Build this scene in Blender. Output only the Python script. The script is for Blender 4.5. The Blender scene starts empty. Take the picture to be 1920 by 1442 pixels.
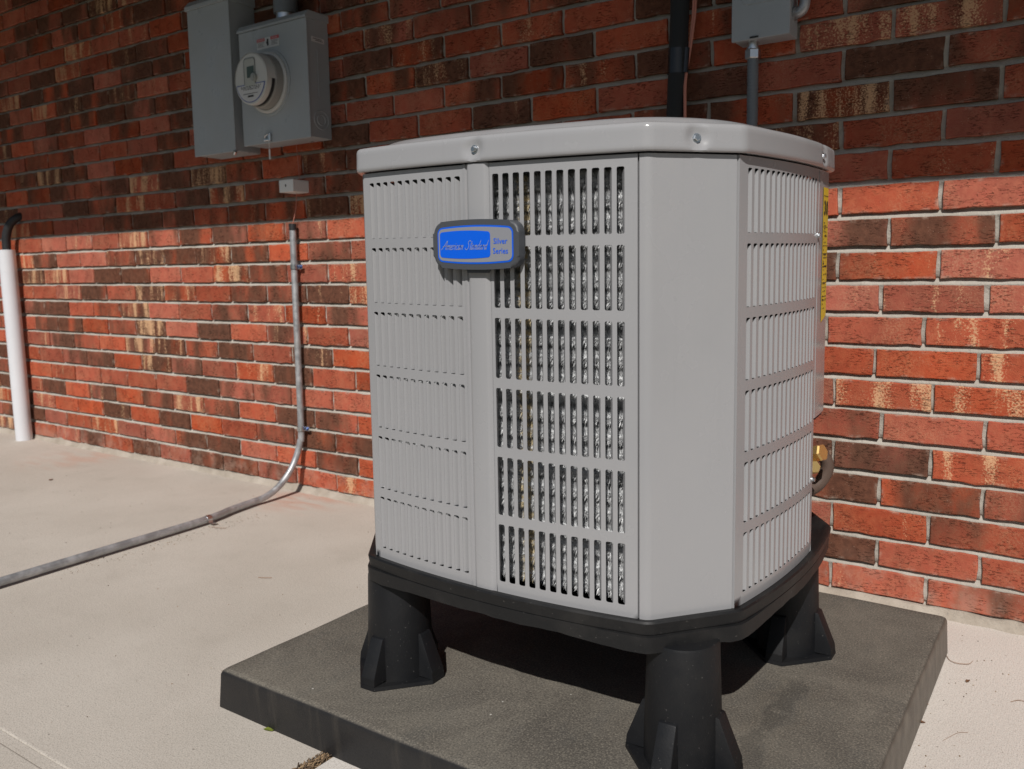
import bpy, bmesh, math, random
import numpy as np
from mathutils import Vector, Matrix, noise as mnoise

sc = bpy.context.scene
# ------------------------------------------------------------------ camera
F_PX, CX, CY = 1533.64, 1080.0, 682.16            # in the 1920x1442 photograph
CAM = Vector((0.0, -1.84616, 0.73635))
YAW, PITCH, ROLL = 0.56238, -0.10674, 0.00839


def cam_axes():
    cy, sy = math.cos(YAW), math.sin(YAW)
    cp, sp = math.cos(PITCH), math.sin(PITCH)
    cr, sr = math.cos(ROLL), math.sin(ROLL)
    Z = np.array([[cy, -sy, 0], [sy, cy, 0], [0, 0, 1]])
    X = np.array([[1, 0, 0], [0, cp, -sp], [0, sp, cp]])
    Y = np.array([[cr, 0, sr], [0, 1, 0], [-sr, 0, cr]])
    return Z @ X @ Y


AX = cam_axes()
cd = bpy.data.cameras.new('camera')
cam = bpy.data.objects.new('camera', cd)
sc.collection.objects.link(cam)
R3x3 = Matrix((AX[:, 0], AX[:, 2], -AX[:, 1])).transposed()
cam.matrix_world = Matrix.Translation(CAM) @ R3x3.to_4x4()
cd.sensor_fit = 'HORIZONTAL'
cd.sensor_width = 36.0
cd.lens = 36.0 * F_PX / 1920.0
cd.shift_x = (960.0 - CX) / 1920.0
cd.shift_y = (CY - 721.0) / 1920.0
cd.clip_start, cd.clip_end = 0.05, 500.0
cd.dof.use_dof = True
cd.dof.focus_distance = 1.2
cd.dof.aperture_fstop = 9.0
sc.camera = cam

# ------------------------------------------------------------------ world, sun, exposure
SUN_EL = math.atan2(1.0, math.hypot(0.43, 0.96))
SUN_AZ = math.atan2(0.43, -0.96)                   # clockwise from +Y
w = bpy.data.worlds.new('World')
sc.world = w
w.use_nodes = True
nt = w.node_tree
nt.nodes.clear()
sky = nt.nodes.new('ShaderNodeTexSky')
sky.sky_type = 'NISHITA'
sky.sun_disc = False
sky.sun_elevation = SUN_EL
sky.sun_rotation = SUN_AZ
bg = nt.nodes.new('ShaderNodeBackground')
bg.inputs['Strength'].default_value = 0.05
wo = nt.nodes.new('ShaderNodeOutputWorld')
nt.links.new(sky.outputs[0], bg.inputs['Color'])
nt.links.new(bg.outputs[0], wo.inputs['Surface'])

sd = bpy.data.lights.new('sun', 'SUN')
sd.energy = 5.0
sd.angle = math.radians(0.5)
sd.color = (1.0, 0.965, 0.92)
sun = bpy.data.objects.new('sun', sd)
sc.collection.objects.link(sun)
sun.rotation_euler = Vector((0.43, -0.96, 1.0)).to_track_quat('Z', 'Y').to_euler()
sun.location = (3, -6, 7)

sc.view_settings.view_transform = 'Standard'
sc.view_settings.look = 'None'
sc.view_settings.gamma = 1.0
sc.view_settings.exposure = -0.35

rng = random.Random(7)
COL = sc.collection


# ------------------------------------------------------------------ object helpers
def link(o, parent=None):
    COL.objects.link(o)
    if parent is not None:
        o.parent = parent
    return o


def tag(o, label=None, cat=None, group=None, kind=None):
    if label: o['label'] = label
    if cat: o['category'] = cat
    if group: o['group'] = group
    if kind: o['kind'] = kind
    return o


def empty(name, loc, label, cat, group=None):
    o = bpy.data.objects.new(name, None)
    o.location = loc
    o.empty_display_size = 0.1
    link(o)
    return tag(o, label, cat, group)


def finish(me, mat, smooth=None):
    if mat is not None:
        for m in (mat if isinstance(mat, (list, tuple)) else [mat]):
            me.materials.append(m)
    if smooth is not None:
        for p in me.polygons: p.use_smooth = True
        me.set_sharp_from_angle(angle=math.radians(smooth))
    return me


def obj(name, bm_or_me, mat=None, parent=None, smooth=None):
    """world-space mesh -> object; under a parent Empty the mesh is moved to the parent's frame"""
    if isinstance(bm_or_me, bmesh.types.BMesh):
        me = bpy.data.meshes.new(name)
        bmesh.ops.recalc_face_normals(bm_or_me, faces=bm_or_me.faces[:])
        bm_or_me.to_mesh(me)
        bm_or_me.free()
    else:
        me = bm_or_me
    if mat is not None or smooth is not None:
        finish(me, mat, smooth)
    o = bpy.data.objects.new(name, me)
    link(o, parent)
    if smooth == 40:
        wn = o.modifiers.new('weighted', 'WEIGHTED_NORMAL')
        wn.keep_sharp = True
    if parent is not None:
        off = Vector((0, 0, 0))
        q = parent
        while q is not None:
            off += q.location
            q = q.parent
        o.location = -off
    return o


def box(bm, x0, x1, y0, y1, z0, z1, bevel=0.0, seg=2):
    vs = [bm.verts.new((x, y, z)) for x in (x0, x1) for y in (y0, y1) for z in (z0, z1)]
    idx = ((0, 1, 3, 2), (4, 6, 7, 5), (0, 4, 5, 1), (2, 3, 7, 6), (0, 2, 6, 4), (1, 5, 7, 3))
    fs = [bm.faces.new([vs[i] for i in f]) for f in idx]
    if bevel:
        es = list({e for f in fs for e in f.edges})
        bmesh.ops.bevel(bm, geom=es, offset=bevel, segments=seg, profile=0.5, affect='EDGES')
    return bm


def tube(bm, pts, r, n=16, caps=True, radii=None):
    pts = [Vector(p) for p in pts]
    t0 = (pts[1] - pts[0]).normalized()
    ref = Vector((0, 0, 1)) if abs(t0.z) < 0.9 else Vector((1, 0, 0))
    u = t0.cross(ref).normalized()
    rings = []
    for i, p in enumerate(pts):
        t = (pts[min(i + 1, len(pts) - 1)] - pts[max(i - 1, 0)]).normalized()
        u = (u - t * u.dot(t)).normalized()
        v = t.cross(u)
        rr = radii[i] if radii else r
        rings.append([bm.verts.new(p + (u * math.cos(a) + v * math.sin(a)) * rr)
                      for a in (2 * math.pi * k / n for k in range(n))])
    for a, b in zip(rings, rings[1:]):
        for k in range(n):
            bm.faces.new((a[k], a[(k + 1) % n], b[(k + 1) % n], b[k]))
    if caps:
        bm.faces.new(rings[0][::-1])
        bm.faces.new(rings[-1])
    return bm


def smooth_path(pts, per=8):
    """Catmull-Rom through the points"""
    P = [Vector(p) for p in pts]
    P = [P[0] * 2 - P[1]] + P + [P[-1] * 2 - P[-2]]
    out = []
    for i in range(1, len(P) - 2):
        for k in range(per):
            t = k / per
            a, b, c, d = P[i - 1], P[i], P[i + 1], P[i + 2]
            out.append(0.5 * ((2 * b) + (c - a) * t + (2 * a - 5 * b + 4 * c - d) * t * t + (3 * b - a - 3 * c + d) * t ** 3))
    out.append(P[-2])
    return out


def prism(bm, poly, axis_map, d0, d1, bevel=0.0, seg=2):
    """2-D polygon extruded from depth d0 to d1; axis_map(u, v, d) -> 3-D"""
    a = [bm.verts.new(axis_map(u, v, d0)) for u, v in poly]
    b = [bm.verts.new(axis_map(u, v, d1)) for u, v in poly]
    n = len(poly)
    fa = bm.faces.new(a)
    fb = bm.faces.new(b[::-1])
    for k in range(n):
        bm.faces.new((a[k], b[k], b[(k + 1) % n], a[(k + 1) % n]))
    if bevel:
        bmesh.ops.bevel(bm, geom=list(fb.edges), offset=bevel, segments=seg, profile=0.5, affect='EDGES')
    return bm


def rrect(w, h, r, n=5, bulge=0.0, cx=0.0, cy=0.0, nb=6):
    pts = []
    for sx, sy, a0 in ((1, 1, 0), (-1, 1, 90), (-1, -1, 180), (1, -1, 270)):
        for k in range(n + 1):
            a = math.radians(a0 + 90 * k / n)
            pts.append((sx * (w / 2 - r) + r * math.cos(a), sy * (h / 2 - r) + r * math.sin(a)))
        if bulge and sy * sx == (1 if sy > 0 else 1) and ((sx, sy) in ((1, 1), (-1, -1))):
            x0, x1 = (w / 2 - r, -(w / 2 - r)) if sy > 0 else (-(w / 2 - r), w / 2 - r)
            for k in range(1, nb):
                pts.append((x0 + (x1 - x0) * k / nb, sy * h / 2))
    out = []
    for x, y in pts:
        b = bulge * (1 - (2 * x / w) ** 2)
        out.append((cx + x, cy + y + (b if y > 0 else -b)))
    return out


# ------------------------------------------------------------------ material helpers
def mat(name, base=(0.5, 0.5, 0.5), rough=0.5, metal=0.0, spec=0.5):
    m = bpy.data.materials.new(name)
    m.use_nodes = True
    b = m.node_tree.nodes['Principled BSDF']
    b.inputs['Base Color'].default_value = (*base, 1)
    b.inputs['Roughness'].default_value = rough
    b.inputs['Metallic'].default_value = metal
    b.inputs['Specular IOR Level'].default_value = spec
    return m


class NT:
    def __init__(self, m):
        self.m, self.t = m, m.node_tree
        self.b = self.t.nodes['Principled BSDF']

    def n(self, typ, **kw):
        nd = self.t.nodes.new('ShaderNode' + typ)
        for k, v in kw.items(): setattr(nd, k, v)
        return nd

    def l(self, a, b): self.t.links.new(a, b)

    def set(self, sock, v):
        if hasattr(v, 'is_output'): self.l(v, sock)
        elif isinstance(v, (tuple, list)) and len(v) == 3 and sock.type == 'RGBA': sock.default_value = (*v, 1)
        else: sock.default_value = v

    def math(self, op, a, b=0.0, c=None, clamp=False):
        nd = self.n('Math', operation=op, use_clamp=clamp)
        self.set(nd.inputs[0], a); self.set(nd.inputs[1], b)
        if c is not None: self.set(nd.inputs[2], c)
        return nd.outputs[0]

    def mix(self, f, a, b, blend='MIX'):
        nd = self.n('Mix', data_type='RGBA', blend_type=blend)
        self.set(nd.inputs[0], f); self.set(nd.inputs[6], a); self.set(nd.inputs[7], b)
        return nd.outputs[2]

    def step(self, x, lo, hi, out=(0.0, 1.0), smooth=True):
        nd = self.n('MapRange', interpolation_type='SMOOTHSTEP' if smooth else 'LINEAR')
        self.set(nd.inputs[0], x); self.set(nd.inputs[1], lo); self.set(nd.inputs[2], hi)
        nd.inputs[3].default_value, nd.inputs[4].default_value = out
        return nd.outputs[0]

    def noise(self, vec, scale=5.0, detail=4.0, rough=0.5, dim='3D', w=None, dist=0.0):
        nd = self.n('TexNoise', noise_dimensions=dim)
        if vec is not None: self.l(vec, nd.inputs['Vector'])
        if w is not None: self.set(nd.inputs['W'], w)
        nd.inputs['Scale'].default_value = scale
        nd.inputs['Detail'].default_value = detail
        nd.inputs['Roughness'].default_value = rough
        nd.inputs['Distortion'].default_value = dist
        return nd.outputs['Fac']

    def pos(self, scale=(1, 1, 1)):
        g = self.n('NewGeometry')
        mp = self.n('Mapping')
        self.l(g.outputs['Position'], mp.inputs['Vector'])
        mp.inputs['Scale'].default_value = scale
        return mp.outputs[0]

    def bump(self, h, strength=0.3, dist=0.002, normal=None):
        nd = self.n('Bump')
        self.set(nd.inputs['Height'], h)
        nd.inputs['Strength'].default_value = strength
        nd.inputs['Distance'].default_value = dist
        if normal is not None: self.l(normal, nd.inputs['Normal'])
        return nd.outputs[0]


def brick_material(name, from_object):
    m = mat(name, rough=0.8, spec=0.04)
    t = NT(m)
    if from_object:
        src = t.n('ObjectInfo').outputs['Color']
    else:
        at = t.n('Attribute', attribute_type='GEOMETRY', attribute_name='brick_look')
        src = at.outputs['Color']
    sep = t.n('SeparateColor')
    t.l(src, sep.inputs[0])
    seed, dark, tan = sep.outputs[0], sep.outputs[1], sep.outputs[2]
    uv = t.n('UVMap', uv_map='UVMap')
    sx = t.n('SeparateXYZ'); t.l(uv.outputs[0], sx.inputs[0])
    u, v = sx.outputs[0], sx.outputs[1]
    P = t.pos()
    sd40 = t.math('MULTIPLY', seed, 83.0)
    # vertical bands of the flashing: noise that hardly changes up the brick
    def band(scale, off, wob):
        c = t.n('CombineXYZ')
        t.set(c.inputs[0], t.math('ADD', t.math('MULTIPLY', u, scale), t.math('ADD', sd40, off)))
        t.set(c.inputs[1], t.math('MULTIPLY', v, wob))
        return t.noise(c.outputs[0], 1.0, 3.0, 0.55)
    fine = t.noise(P, 260.0, 5.0, 0.65)
    mid = t.noise(P, 60.0, 4.0, 0.6)
    base_a = t.mix(t.step(band(2.2, 3.1, 0.3), 0.3, 0.7), (0.48, 0.083, 0.033), (0.36, 0.072, 0.033))
    base_b = t.mix(t.step(mid, 0.35, 0.75, (0, 0.6)), base_a, (0.50, 0.128, 0.054))
    # dusty pink bloom, finely broken
    blm = t.math('MULTIPLY', t.step(band(1.7, 61.3, 0.5), 0.42, 0.66), t.step(fine, 0.42, 0.62))
    base_b = t.mix(t.math('MULTIPLY', blm, 0.55), base_b, (0.54, 0.225, 0.115))
    vr = t.step(t.math('FRACT', t.math('MULTIPLY', seed, 7.31)), 0.0, 1.0, (0.66, 1.06), False)
    hs_ = t.n('HueSaturation'); t.set(hs_.inputs['Value'], vr); t.set(hs_.inputs['Saturation'], t.step(t.math('FRACT', t.math('MULTIPLY', seed, 13.7)), 0.0, 1.0, (0.86, 1.0), False)); t.l(base_b, hs_.inputs['Color'])
    base_b = hs_.outputs[0]
    # dark flash
    dn = t.math('ADD', band(1.25, 11.7, 0.12), t.math('MULTIPLY', t.math('SUBTRACT', mid, 0.5), 0.16))
    thr = t.math('SUBTRACT', 0.86, t.math('MULTIPLY', dark, 0.52))
    dmask = t.step(t.math('SUBTRACT', dn, thr), -0.10, 0.12)
    dcol = t.mix(t.step(mid, 0.3, 0.7), (0.078, 0.044, 0.030), (0.135, 0.066, 0.043))
    c1 = t.mix(t.math('MULTIPLY', dmask, 0.9), base_b, dcol)
    # tan slip streaks, broken up by the drag texture
    tn = t.math('ADD', band(4.2, 37.0, 0.18), t.math('MULTIPLY', t.math('SUBTRACT', fine, 0.5), 0.75))
    thr2 = t.math('SUBTRACT', 0.95, t.math('MULTIPLY', tan, 0.5))
    tmask = t.step(t.math('SUBTRACT', tn, thr2), -0.02, 0.1)
    c2 = t.mix(t.math('MULTIPLY', tmask, 0.8), c1, (0.68, 0.42, 0.24))
    # pale grit
    vor = t.n('TexVoronoi', feature='F1')
    t.l(P, vor.inputs['Vector']); vor.inputs['Scale'].default_value = 190.0
    sp = t.math('MULTIPLY', t.step(vor.outputs['Distance'], 0.16, 0.06), t.step(t.noise(P, 37.0, 2.0), 0.5, 0.62))
    c3 = t.mix(t.math('MULTIPLY', sp, 0.55), c2, (0.62, 0.45, 0.34))
    # mortar smears near the edges
    ed = t.math('MINIMUM', t.math('MINIMUM', u, t.math('SUBTRACT', 1.0, u)), t.math('MULTIPLY', t.math('MINIMUM', v, t.math('SUBTRACT', 1.0, v)), 0.35))
    sm = t.math('MULTIPLY', t.step(ed, 0.05, 0.0), t.step(t.noise(P, 28.0, 5.0, 0.7), 0.5, 0.68))
    c4 = t.mix(t.math('MULTIPLY', sm, 0.55), c3, (0.45, 0.36, 0.29))
    # efflorescence and dust low on the wall
    gz = t.n('NewGeometry'); gs = t.n('SeparateXYZ'); t.l(gz.outputs['Position'], gs.inputs[0])
    low = t.math('MULTIPLY', t.step(gs.outputs[2], 0.14, 0.02), t.step(t.noise(P, 14.0, 5.0, 0.65), 0.42, 0.66))
    c5 = t.mix(t.math('MULTIPLY', low, 0.4), c4, (0.4, 0.29, 0.23))
    t.l(c5, t.b.inputs['Base Color'])
    # drag-face relief: short horizontal tears plus grain
    Pm = t.pos((85, 85, 330))
    tear = t.noise(Pm, 1.0, 3.0, 0.6, dist=0.8)
    tmask2 = t.step(t.noise(P, 22.0, 2.0), 0.42, 0.62)
    tears = t.math('MULTIPLY', t.step(tear, 0.44, 0.37), tmask2)
    c6 = t.mix(t.math('MULTIPLY', tears, 0.42), c5, (0.05, 0.028, 0.02))  # tears also coloured dark, painting the shade inside them
    t.l(c6, t.b.inputs['Base Color'])
    h = t.math('SUBTRACT', t.math('ADD', t.math('MULTIPLY', fine, 0.5), t.math('MULTIPLY', mid, 0.35)), t.math('MULTIPLY', tears, 1.1))
    t.l(t.bump(h, 0.9, 0.0026), t.b.inputs['Normal'])
    t.set(t.b.inputs['Roughness'], t.step(fine, 0.2, 0.8, (0.7, 0.92)))
    return m


M_BRICK = brick_material('brick_face', True)
M_BRICKS = brick_material('brick_face_mass', False)


def mortar_material(name, a, b, low=None):
    m = mat(name, rough=0.95, spec=0.05)
    t = NT(m)
    P = t.pos()
    n1 = t.noise(P, 9.0, 5.0, 0.6); n2 = t.noise(P, 190.0, 5.0, 0.7)
    c = t.mix(t.step(n1, 0.3, 0.7), a, b)
    c = t.mix(t.step(n2, 0.56, 0.7, (0, 0.5)), c, (0.2, 0.18, 0.16))
    t.l(c, t.b.inputs['Base Color'])
    h = t.math('ADD', t.math('MULTIPLY', n2, 0.7), t.noise(P, 70.0, 4.0, 0.6))
    t.l(t.bump(h, 0.8, 0.003), t.b.inputs['Normal'])
    return m


M_MORTAR = mortar_material('mortar', (0.37, 0.342, 0.298), (0.47, 0.437, 0.385))
M_LEDGE = mortar_material('ledge_mortar', (0.33, 0.285, 0.235), (0.46, 0.41, 0.35))


def concrete_material(name, a, b, dark, broom):
    m = mat(name, rough=0.9, spec=0.2)
    t = NT(m)
    P = t.pos()
    n1 = t.noise(t.pos((1, 1, 1)), 1.6, 6.0, 0.6); n2 = t.noise(P, 120.0, 6.0, 0.7); n3 = t.noise(P, 7.0, 6.0, 0.62)
    n5 = t.noise(P, 420.0, 3.0, 0.6)
    c = t.mix(t.step(n1, 0.3, 0.7), a, b)
    c = t.mix(t.step(n3, 0.5, 0.78, (0, 0.4)), c, dark)
    c = t.mix(t.step(n2, 0.52, 0.74, (0, 0.28)), c, tuple(x * 0.62 for x in dark))
    c = t.mix(t.step(n5, 0.5, 0.66, (0, 0.6)), c, tuple(x * 0.66 for x in dark))
    c = t.mix(t.step(n5, 0.46, 0.3, (0, 0.4)), c, tuple(min(1, x * 1.2) for x in b))
    vor = t.n('TexVoronoi'); t.l(P, vor.inputs['Vector']); vor.inputs['Scale'].default_value = 34.0
    pit = t.math('MULTIPLY', t.step(vor.outputs['Distance'], 0.085, 0.04), t.step(t.noise(P, 6.0, 2.0), 0.5, 0.6))
    c = t.mix(t.math('MULTIPLY', pit, 0.55), c, (0.16, 0.12, 0.09))
    vor2 = t.n('TexVoronoi'); t.l(t.pos((1.3, 1.1, 1)), vor2.inputs['Vector']); vor2.inputs['Scale'].default_value = 13.0
    wsp = t.step(vor2.outputs['Distance'], 0.022, 0.012)
    c = t.mix(t.math('MULTIPLY', wsp, 0.7), c, (0.75, 0.7, 0.62))
    if not broom:
        # brick dust washed on to the slab by the foot of the steel conduit
        g = t.n('NewGeometry')
        vm = t.n('VectorMath', operation='DISTANCE'); t.l(g.outputs['Position'], vm.inputs[0]); vm.inputs[1].default_value = (-2.20, -0.03, 0)
        rd = t.math('MULTIPLY', t.step(vm.outputs['Value'], 0.26, 0.03), t.step(t.noise(t.pos((6, 22, 1)), 1.0, 4.0), 0.36, 0.62))
        c = t.mix(t.math('MULTIPLY', rd, 0.5), c, (0.5, 0.2, 0.12))
        vm2 = t.n('VectorMath', operation='DISTANCE'); t.l(g.outputs['Position'], vm2.inputs[0]); vm2.inputs[1].default_value = (-3.55, -0.12, 0)
        rd2 = t.math('MULTIPLY', t.step(vm2.outputs['Value'], 0.3, 0.05), t.step(t.noise(t.pos((5, 20, 1)), 1.0, 4.0), 0.4, 0.65))
        c = t.mix(t.math('MULTIPLY', rd2, 0.35), c, (0.5, 0.24, 0.16))
    t.l(c, t.b.inputs['Base Color'])
    h = t.math('ADD', t.math('MULTIPLY', n2, 0.6), t.math('SUBTRACT', t.math('MULTIPLY', n3, 0.4), t.math('MULTIPLY', pit, 1.0)))
    h = t.math('ADD', h, t.math('MULTIPLY', n5, 0.3))
    if broom:
        br = t.noise(t.pos((420, 30, 1)), 1.0, 3.0, 0.6)
        h = t.math('ADD', h, t.math('MULTIPLY', br, 0.7))
    t.l(t.bump(h, 0.6, 0.002), t.b.inputs['Normal'])
    return m


M_CONC_L = concrete_material('concrete_tan', (0.475, 0.43, 0.375), (0.555, 0.508, 0.45), (0.395, 0.355, 0.305), False)
M_CONC_R = concrete_material('concrete_pale', (0.60, 0.555, 0.505), (0.66, 0.62, 0.57), (0.52, 0.465, 0.41), True)


def paint_material(name, base, rough, orange=0.0, spec=0.5, wear=0.08):
    m = mat(name, base, rough, 0.0, spec)
    t = NT(m)
    P = t.pos()
    n = t.noise(P, 3.0, 5.0, 0.6)
    c = t.mix(t.step(n, 0.3, 0.75, (0, 1)), tuple(x * (1 - wear) for x in base), base)
    sm = t.noise(t.pos((45, 45, 5)), 1.0, 4.0, 0.6)
    c = t.mix(t.step(sm, 0.6, 0.8, (0, 0.05)), c, tuple(x * 0.8 for x in base))
    t.l(c, t.b.inputs['Base Color'])
    rn = t.noise(t.pos((140, 140, 4)), 1.0, 3.0, 0.6)
    c = t.mix(t.math('MULTIPLY', t.step(rn, 0.56, 0.78), 0.10), c, tuple(x * 0.72 for x in base))
    du = t.math('MULTIPLY', t.step(t.noise(P, 6.0, 5.0, .65), 0.5, 0.75), t.step(t.noise(P, 500.0, 2.0), 0.4, 0.7))
    c = t.mix(t.math('MULTIPLY', du, 0.14), c, (base[0] * 1.25, base[1] * 1.15, base[2] * 1.0))
    t.l(c, t.b.inputs['Base Color'])
    t.set(t.b.inputs['Roughness'], t.step(t.noise(P, 14.0, 4.0), 0.3, 0.7, (rough * 0.7, rough * 1.5)))
    t.l(t.bump(t.noise(P, 900.0, 2.0), orange, 0.0003), t.b.inputs['Normal'])
    return m


M_PAINT = paint_material('beige_grey_paint', (0.322, 0.321, 0.329), 0.2, 0.05, 0.5, 0.03)
M_BOX = paint_material('grey_box_paint', (0.39, 0.42, 0.44), 0.38, 0.15, 0.45)
M_WHITE = mat('white_plastic', (0.78, 0.78, 0.77), 0.4)
M_PVC = paint_material('white_pipe_plastic', (0.70, 0.715, 0.75), 0.35, 0.05, 0.5, 0.06)
M_LABEL = mat('label_white', (0.62, 0.62, 0.62), 0.5)
M_RED = mat('label_red', (0.5, 0.03, 0.04), 0.5)
M_INK = mat('ink_black', (0.015, 0.015, 0.017), 0.6)
M_INKB = mat('ink_blue', (0.05, 0.09, 0.33), 0.5)
M_YELLOW = mat('sticker_yellow', (0.72, 0.52, 0.03), 0.45)
M_BLUE = mat('badge_blue', (0.0, 0.105, 0.70), 0.4)
M_SILVER = mat('badge_silver', (0.24, 0.245, 0.27), 0.45, 0.0)
M_BADGE = mat('badge_body', (0.062, 0.067, 0.076), 0.5)
M_RUBBER = mat('black_foam', (0.012, 0.014, 0.016), 0.75)
M_CABLE = mat('black_cable_jacket', (0.02, 0.02, 0.022), 0.5)
M_COPPER = mat('wire_jacket', (0.55, 0.22, 0.16), 0.5)
M_BRASS = mat('brass', (0.74, 0.50, 0.19), 0.34, 0.8)
M_STEEL = mat('zinc_steel', (0.62, 0.64, 0.66), 0.32, 1.0)
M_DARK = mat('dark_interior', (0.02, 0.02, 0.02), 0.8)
M_TAPE = mat('black_tape', (0.02, 0.02, 0.022), 0.22)
M_FOAMBR = paint_material('tube_wrap', (0.12, 0.080, 0.062), 0.5, 0.2, 0.4, 0.3)
M_LCD = mat('meter_display', (0.06, 0.085, 0.055), 0.2)
M_METERB = mat('meter_base_plastic', (0.30, 0.29, 0.27), 0.4)
M_SOFFIT = mat('soffit_board', (0.07, 0.065, 0.06), 0.8)
M_FLEX = paint_material('grey_conduit_jacket', (0.16, 0.18, 0.20), 0.35, 0.1)


def emt_material():
    m = mat('galvanised', (0.5, 0.51, 0.52), 0.42, 0.55)
    t = NT(m)
    P = t.pos()
    n = t.noise(t.pos((30, 30, 30)), 1.0, 5.0, 0.6)
    c = t.mix(t.step(n, 0.35, 0.7), (0.33, 0.34, 0.355), (0.52, 0.53, 0.545))
    c = t.mix(t.step(t.noise(P, 8.0, 4.0), 0.55, 0.75, (0, 0.4)), c, (0.34, 0.31, 0.27))
    t.l(c, t.b.inputs['Base Color'])
    t.set(t.b.inputs['Roughness'], t.step(n, 0.3, 0.7, (0.36, 0.55)))
    return m


M_EMT = emt_material()


def plastic_black(name, base, dusty, rough=0.42):
    m = mat(name, base, rough, 0.0, 0.3)
    t = NT(m)
    P = t.pos()
    n = t.noise(P, 11.0, 6.0, 0.65); f = t.noise(P, 240.0, 3.0)
    c = t.mix(t.step(n, 0.45, 0.72, (0, 0.55)), base, dusty)
    c = t.mix(t.step(f, 0.68, 0.76, (0, 0.4)), c, (0.16, 0.15, 0.14))
    t.l(c, t.b.inputs['Base Color'])
    t.set(t.b.inputs['Roughness'], t.step(n, 0.3, 0.7, (rough, rough * 1.4)))
    t.l(t.bump(t.math('ADD', f, n), 0.25, 0.0008), t.b.inputs['Normal'])
    return m


M_PLASTIC = plastic_black('black_plastic', (0.0085, 0.009, 0.0105), (0.016, 0.0155, 0.015))
M_PAN = plastic_black('pan_plastic', (0.0095, 0.0098, 0.0105), (0.030, 0.028, 0.026), 0.42)


def pad_material():
    m = mat('pad_mat', rough=0.85, spec=0.3)
    t = NT(m)
    P = t.pos()
    g = t.n('NewGeometry'); s = t.n('SeparateXYZ'); t.l(g.outputs['Normal'], s.inputs[0])
    n1 = t.noise(P, 5.0, 6.0, 0.65, dist=0.6); n2 = t.noise(P, 330.0, 4.0, 0.7); n3 = t.noise(t.pos((24, 9, 8)), 1.0, 5.0, 0.6)
    top = t.mix(t.step(n1, 0.3, 0.72), (0.090, 0.081, 0.069), (0.164, 0.148, 0.123))
    top = t.mix(t.step(n3, 0.5, 0.7, (0, 0.35)), top, (0.088, 0.086, 0.080))
    top = t.mix(t.step(n2, 0.48, 0.7, (0, 0.7)), top, (0.28, 0.25, 0.20))
    top = t.mix(t.step(n2, 0.48, 0.32, (0, 0.75)), top, (0.045, 0.040, 0.034))
    # a run of old water stain between the front and the back right foot
    ps = t.n('SeparateXYZ'); t.l(g.outputs['Position'], ps.inputs[0])
    ax = t.math('ADD', ps.outputs[0], t.math('MULTIPLY', t.math('SUBTRACT', t.noise(P, 16.0, 4.0), 0.5), 0.09))
    d = t.math('ABSOLUTE', t.math('SUBTRACT', ax, -0.372))
    yy = t.step(ps.outputs[1], -0.92, -0.86); yy2 = t.step(ps.outputs[1], -0.55, -0.6)
    st = t.math('MULTIPLY', t.math('MULTIPLY', yy, yy2), t.step(d, 0.026, 0.012))
    st = t.math('MULTIPLY', st, t.step(t.noise(P, 22.0, 3.0), 0.38, 0.5))
    rim = t.math('MULTIPLY', t.math('MULTIPLY', yy, yy2), t.math('MULTIPLY', t.step(d, 0.02, 0.028), t.step(d, 0.042, 0.03)))
    top = t.mix(t.math('MULTIPLY', rim, 0.08), top, (0.16, 0.13, 0.09))
    top = t.mix(t.math('MULTIPLY', st, 0.32), top, (0.022, 0.022, 0.021))
    vor = t.n('TexVoronoi'); t.l(P, vor.inputs['Vector']); vor.inputs['Scale'].default_value = 26.0
    top = t.mix(t.math('MULTIPLY', t.step(vor.outputs['Distance'], 0.05, 0.03), t.step(t.noise(P, 9.0, 1.0), 0.55, 0.6)), top, (0.5, 0.48, 0.44))
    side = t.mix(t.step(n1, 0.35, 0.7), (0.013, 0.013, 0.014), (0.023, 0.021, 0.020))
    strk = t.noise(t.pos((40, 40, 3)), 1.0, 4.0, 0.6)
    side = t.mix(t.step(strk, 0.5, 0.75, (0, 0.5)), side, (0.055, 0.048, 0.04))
    rgt = t.math('MULTIPLY', t.step(s.outputs[0], 0.5, 0.95), 0.8)  # right-facing side painted lighter, as if lit
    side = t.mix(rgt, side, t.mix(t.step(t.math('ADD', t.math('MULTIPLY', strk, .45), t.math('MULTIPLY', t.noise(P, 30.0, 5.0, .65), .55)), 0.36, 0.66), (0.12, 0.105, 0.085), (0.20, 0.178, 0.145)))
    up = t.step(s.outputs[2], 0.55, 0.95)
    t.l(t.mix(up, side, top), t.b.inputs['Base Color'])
    t.set(t.b.inputs['Roughness'], t.math('ADD', 0.5, t.math('MULTIPLY', up, 0.35)))
    h = t.math('ADD', t.math('MULTIPLY', n2, 0.5), t.math('MULTIPLY', n1, 1.6))
    t.l(t.bump(h, 0.55, 0.002), t.b.inputs['Normal'])
    return m


M_PAD = pad_material()


def fin_material(name, base, rough=0.4, metal=0.7):
    m = mat(name, base, rough, metal)
    t = NT(m)
    n = t.noise(t.pos(), 700.0, 2.0)
    t.set(t.b.inputs['Roughness'], t.step(n, 0.3, 0.7, (rough * 0.7, rough * 1.5)))
    return m


M_FIN = fin_material('aluminium_spines', (0.62, 0.63, 0.64), 0.5, 0.45)
M_FIN_TAN = fin_material('tan_coated_spines', (0.62, 0.52, 0.33), 0.5, 0.2)

# ------------------------------------------------------------------ ground
bm = bmesh.new(); box(bm, -60, 60, -60, 30, -0.3, -0.105)  # unseen ground past the slabs, added dark to cut bounced light
tag(obj('ground', bm, mortar_material('dark_ground', (0.022, 0.030, 0.011), (0.045, 0.05, 0.02))), kind='structure')


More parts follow.
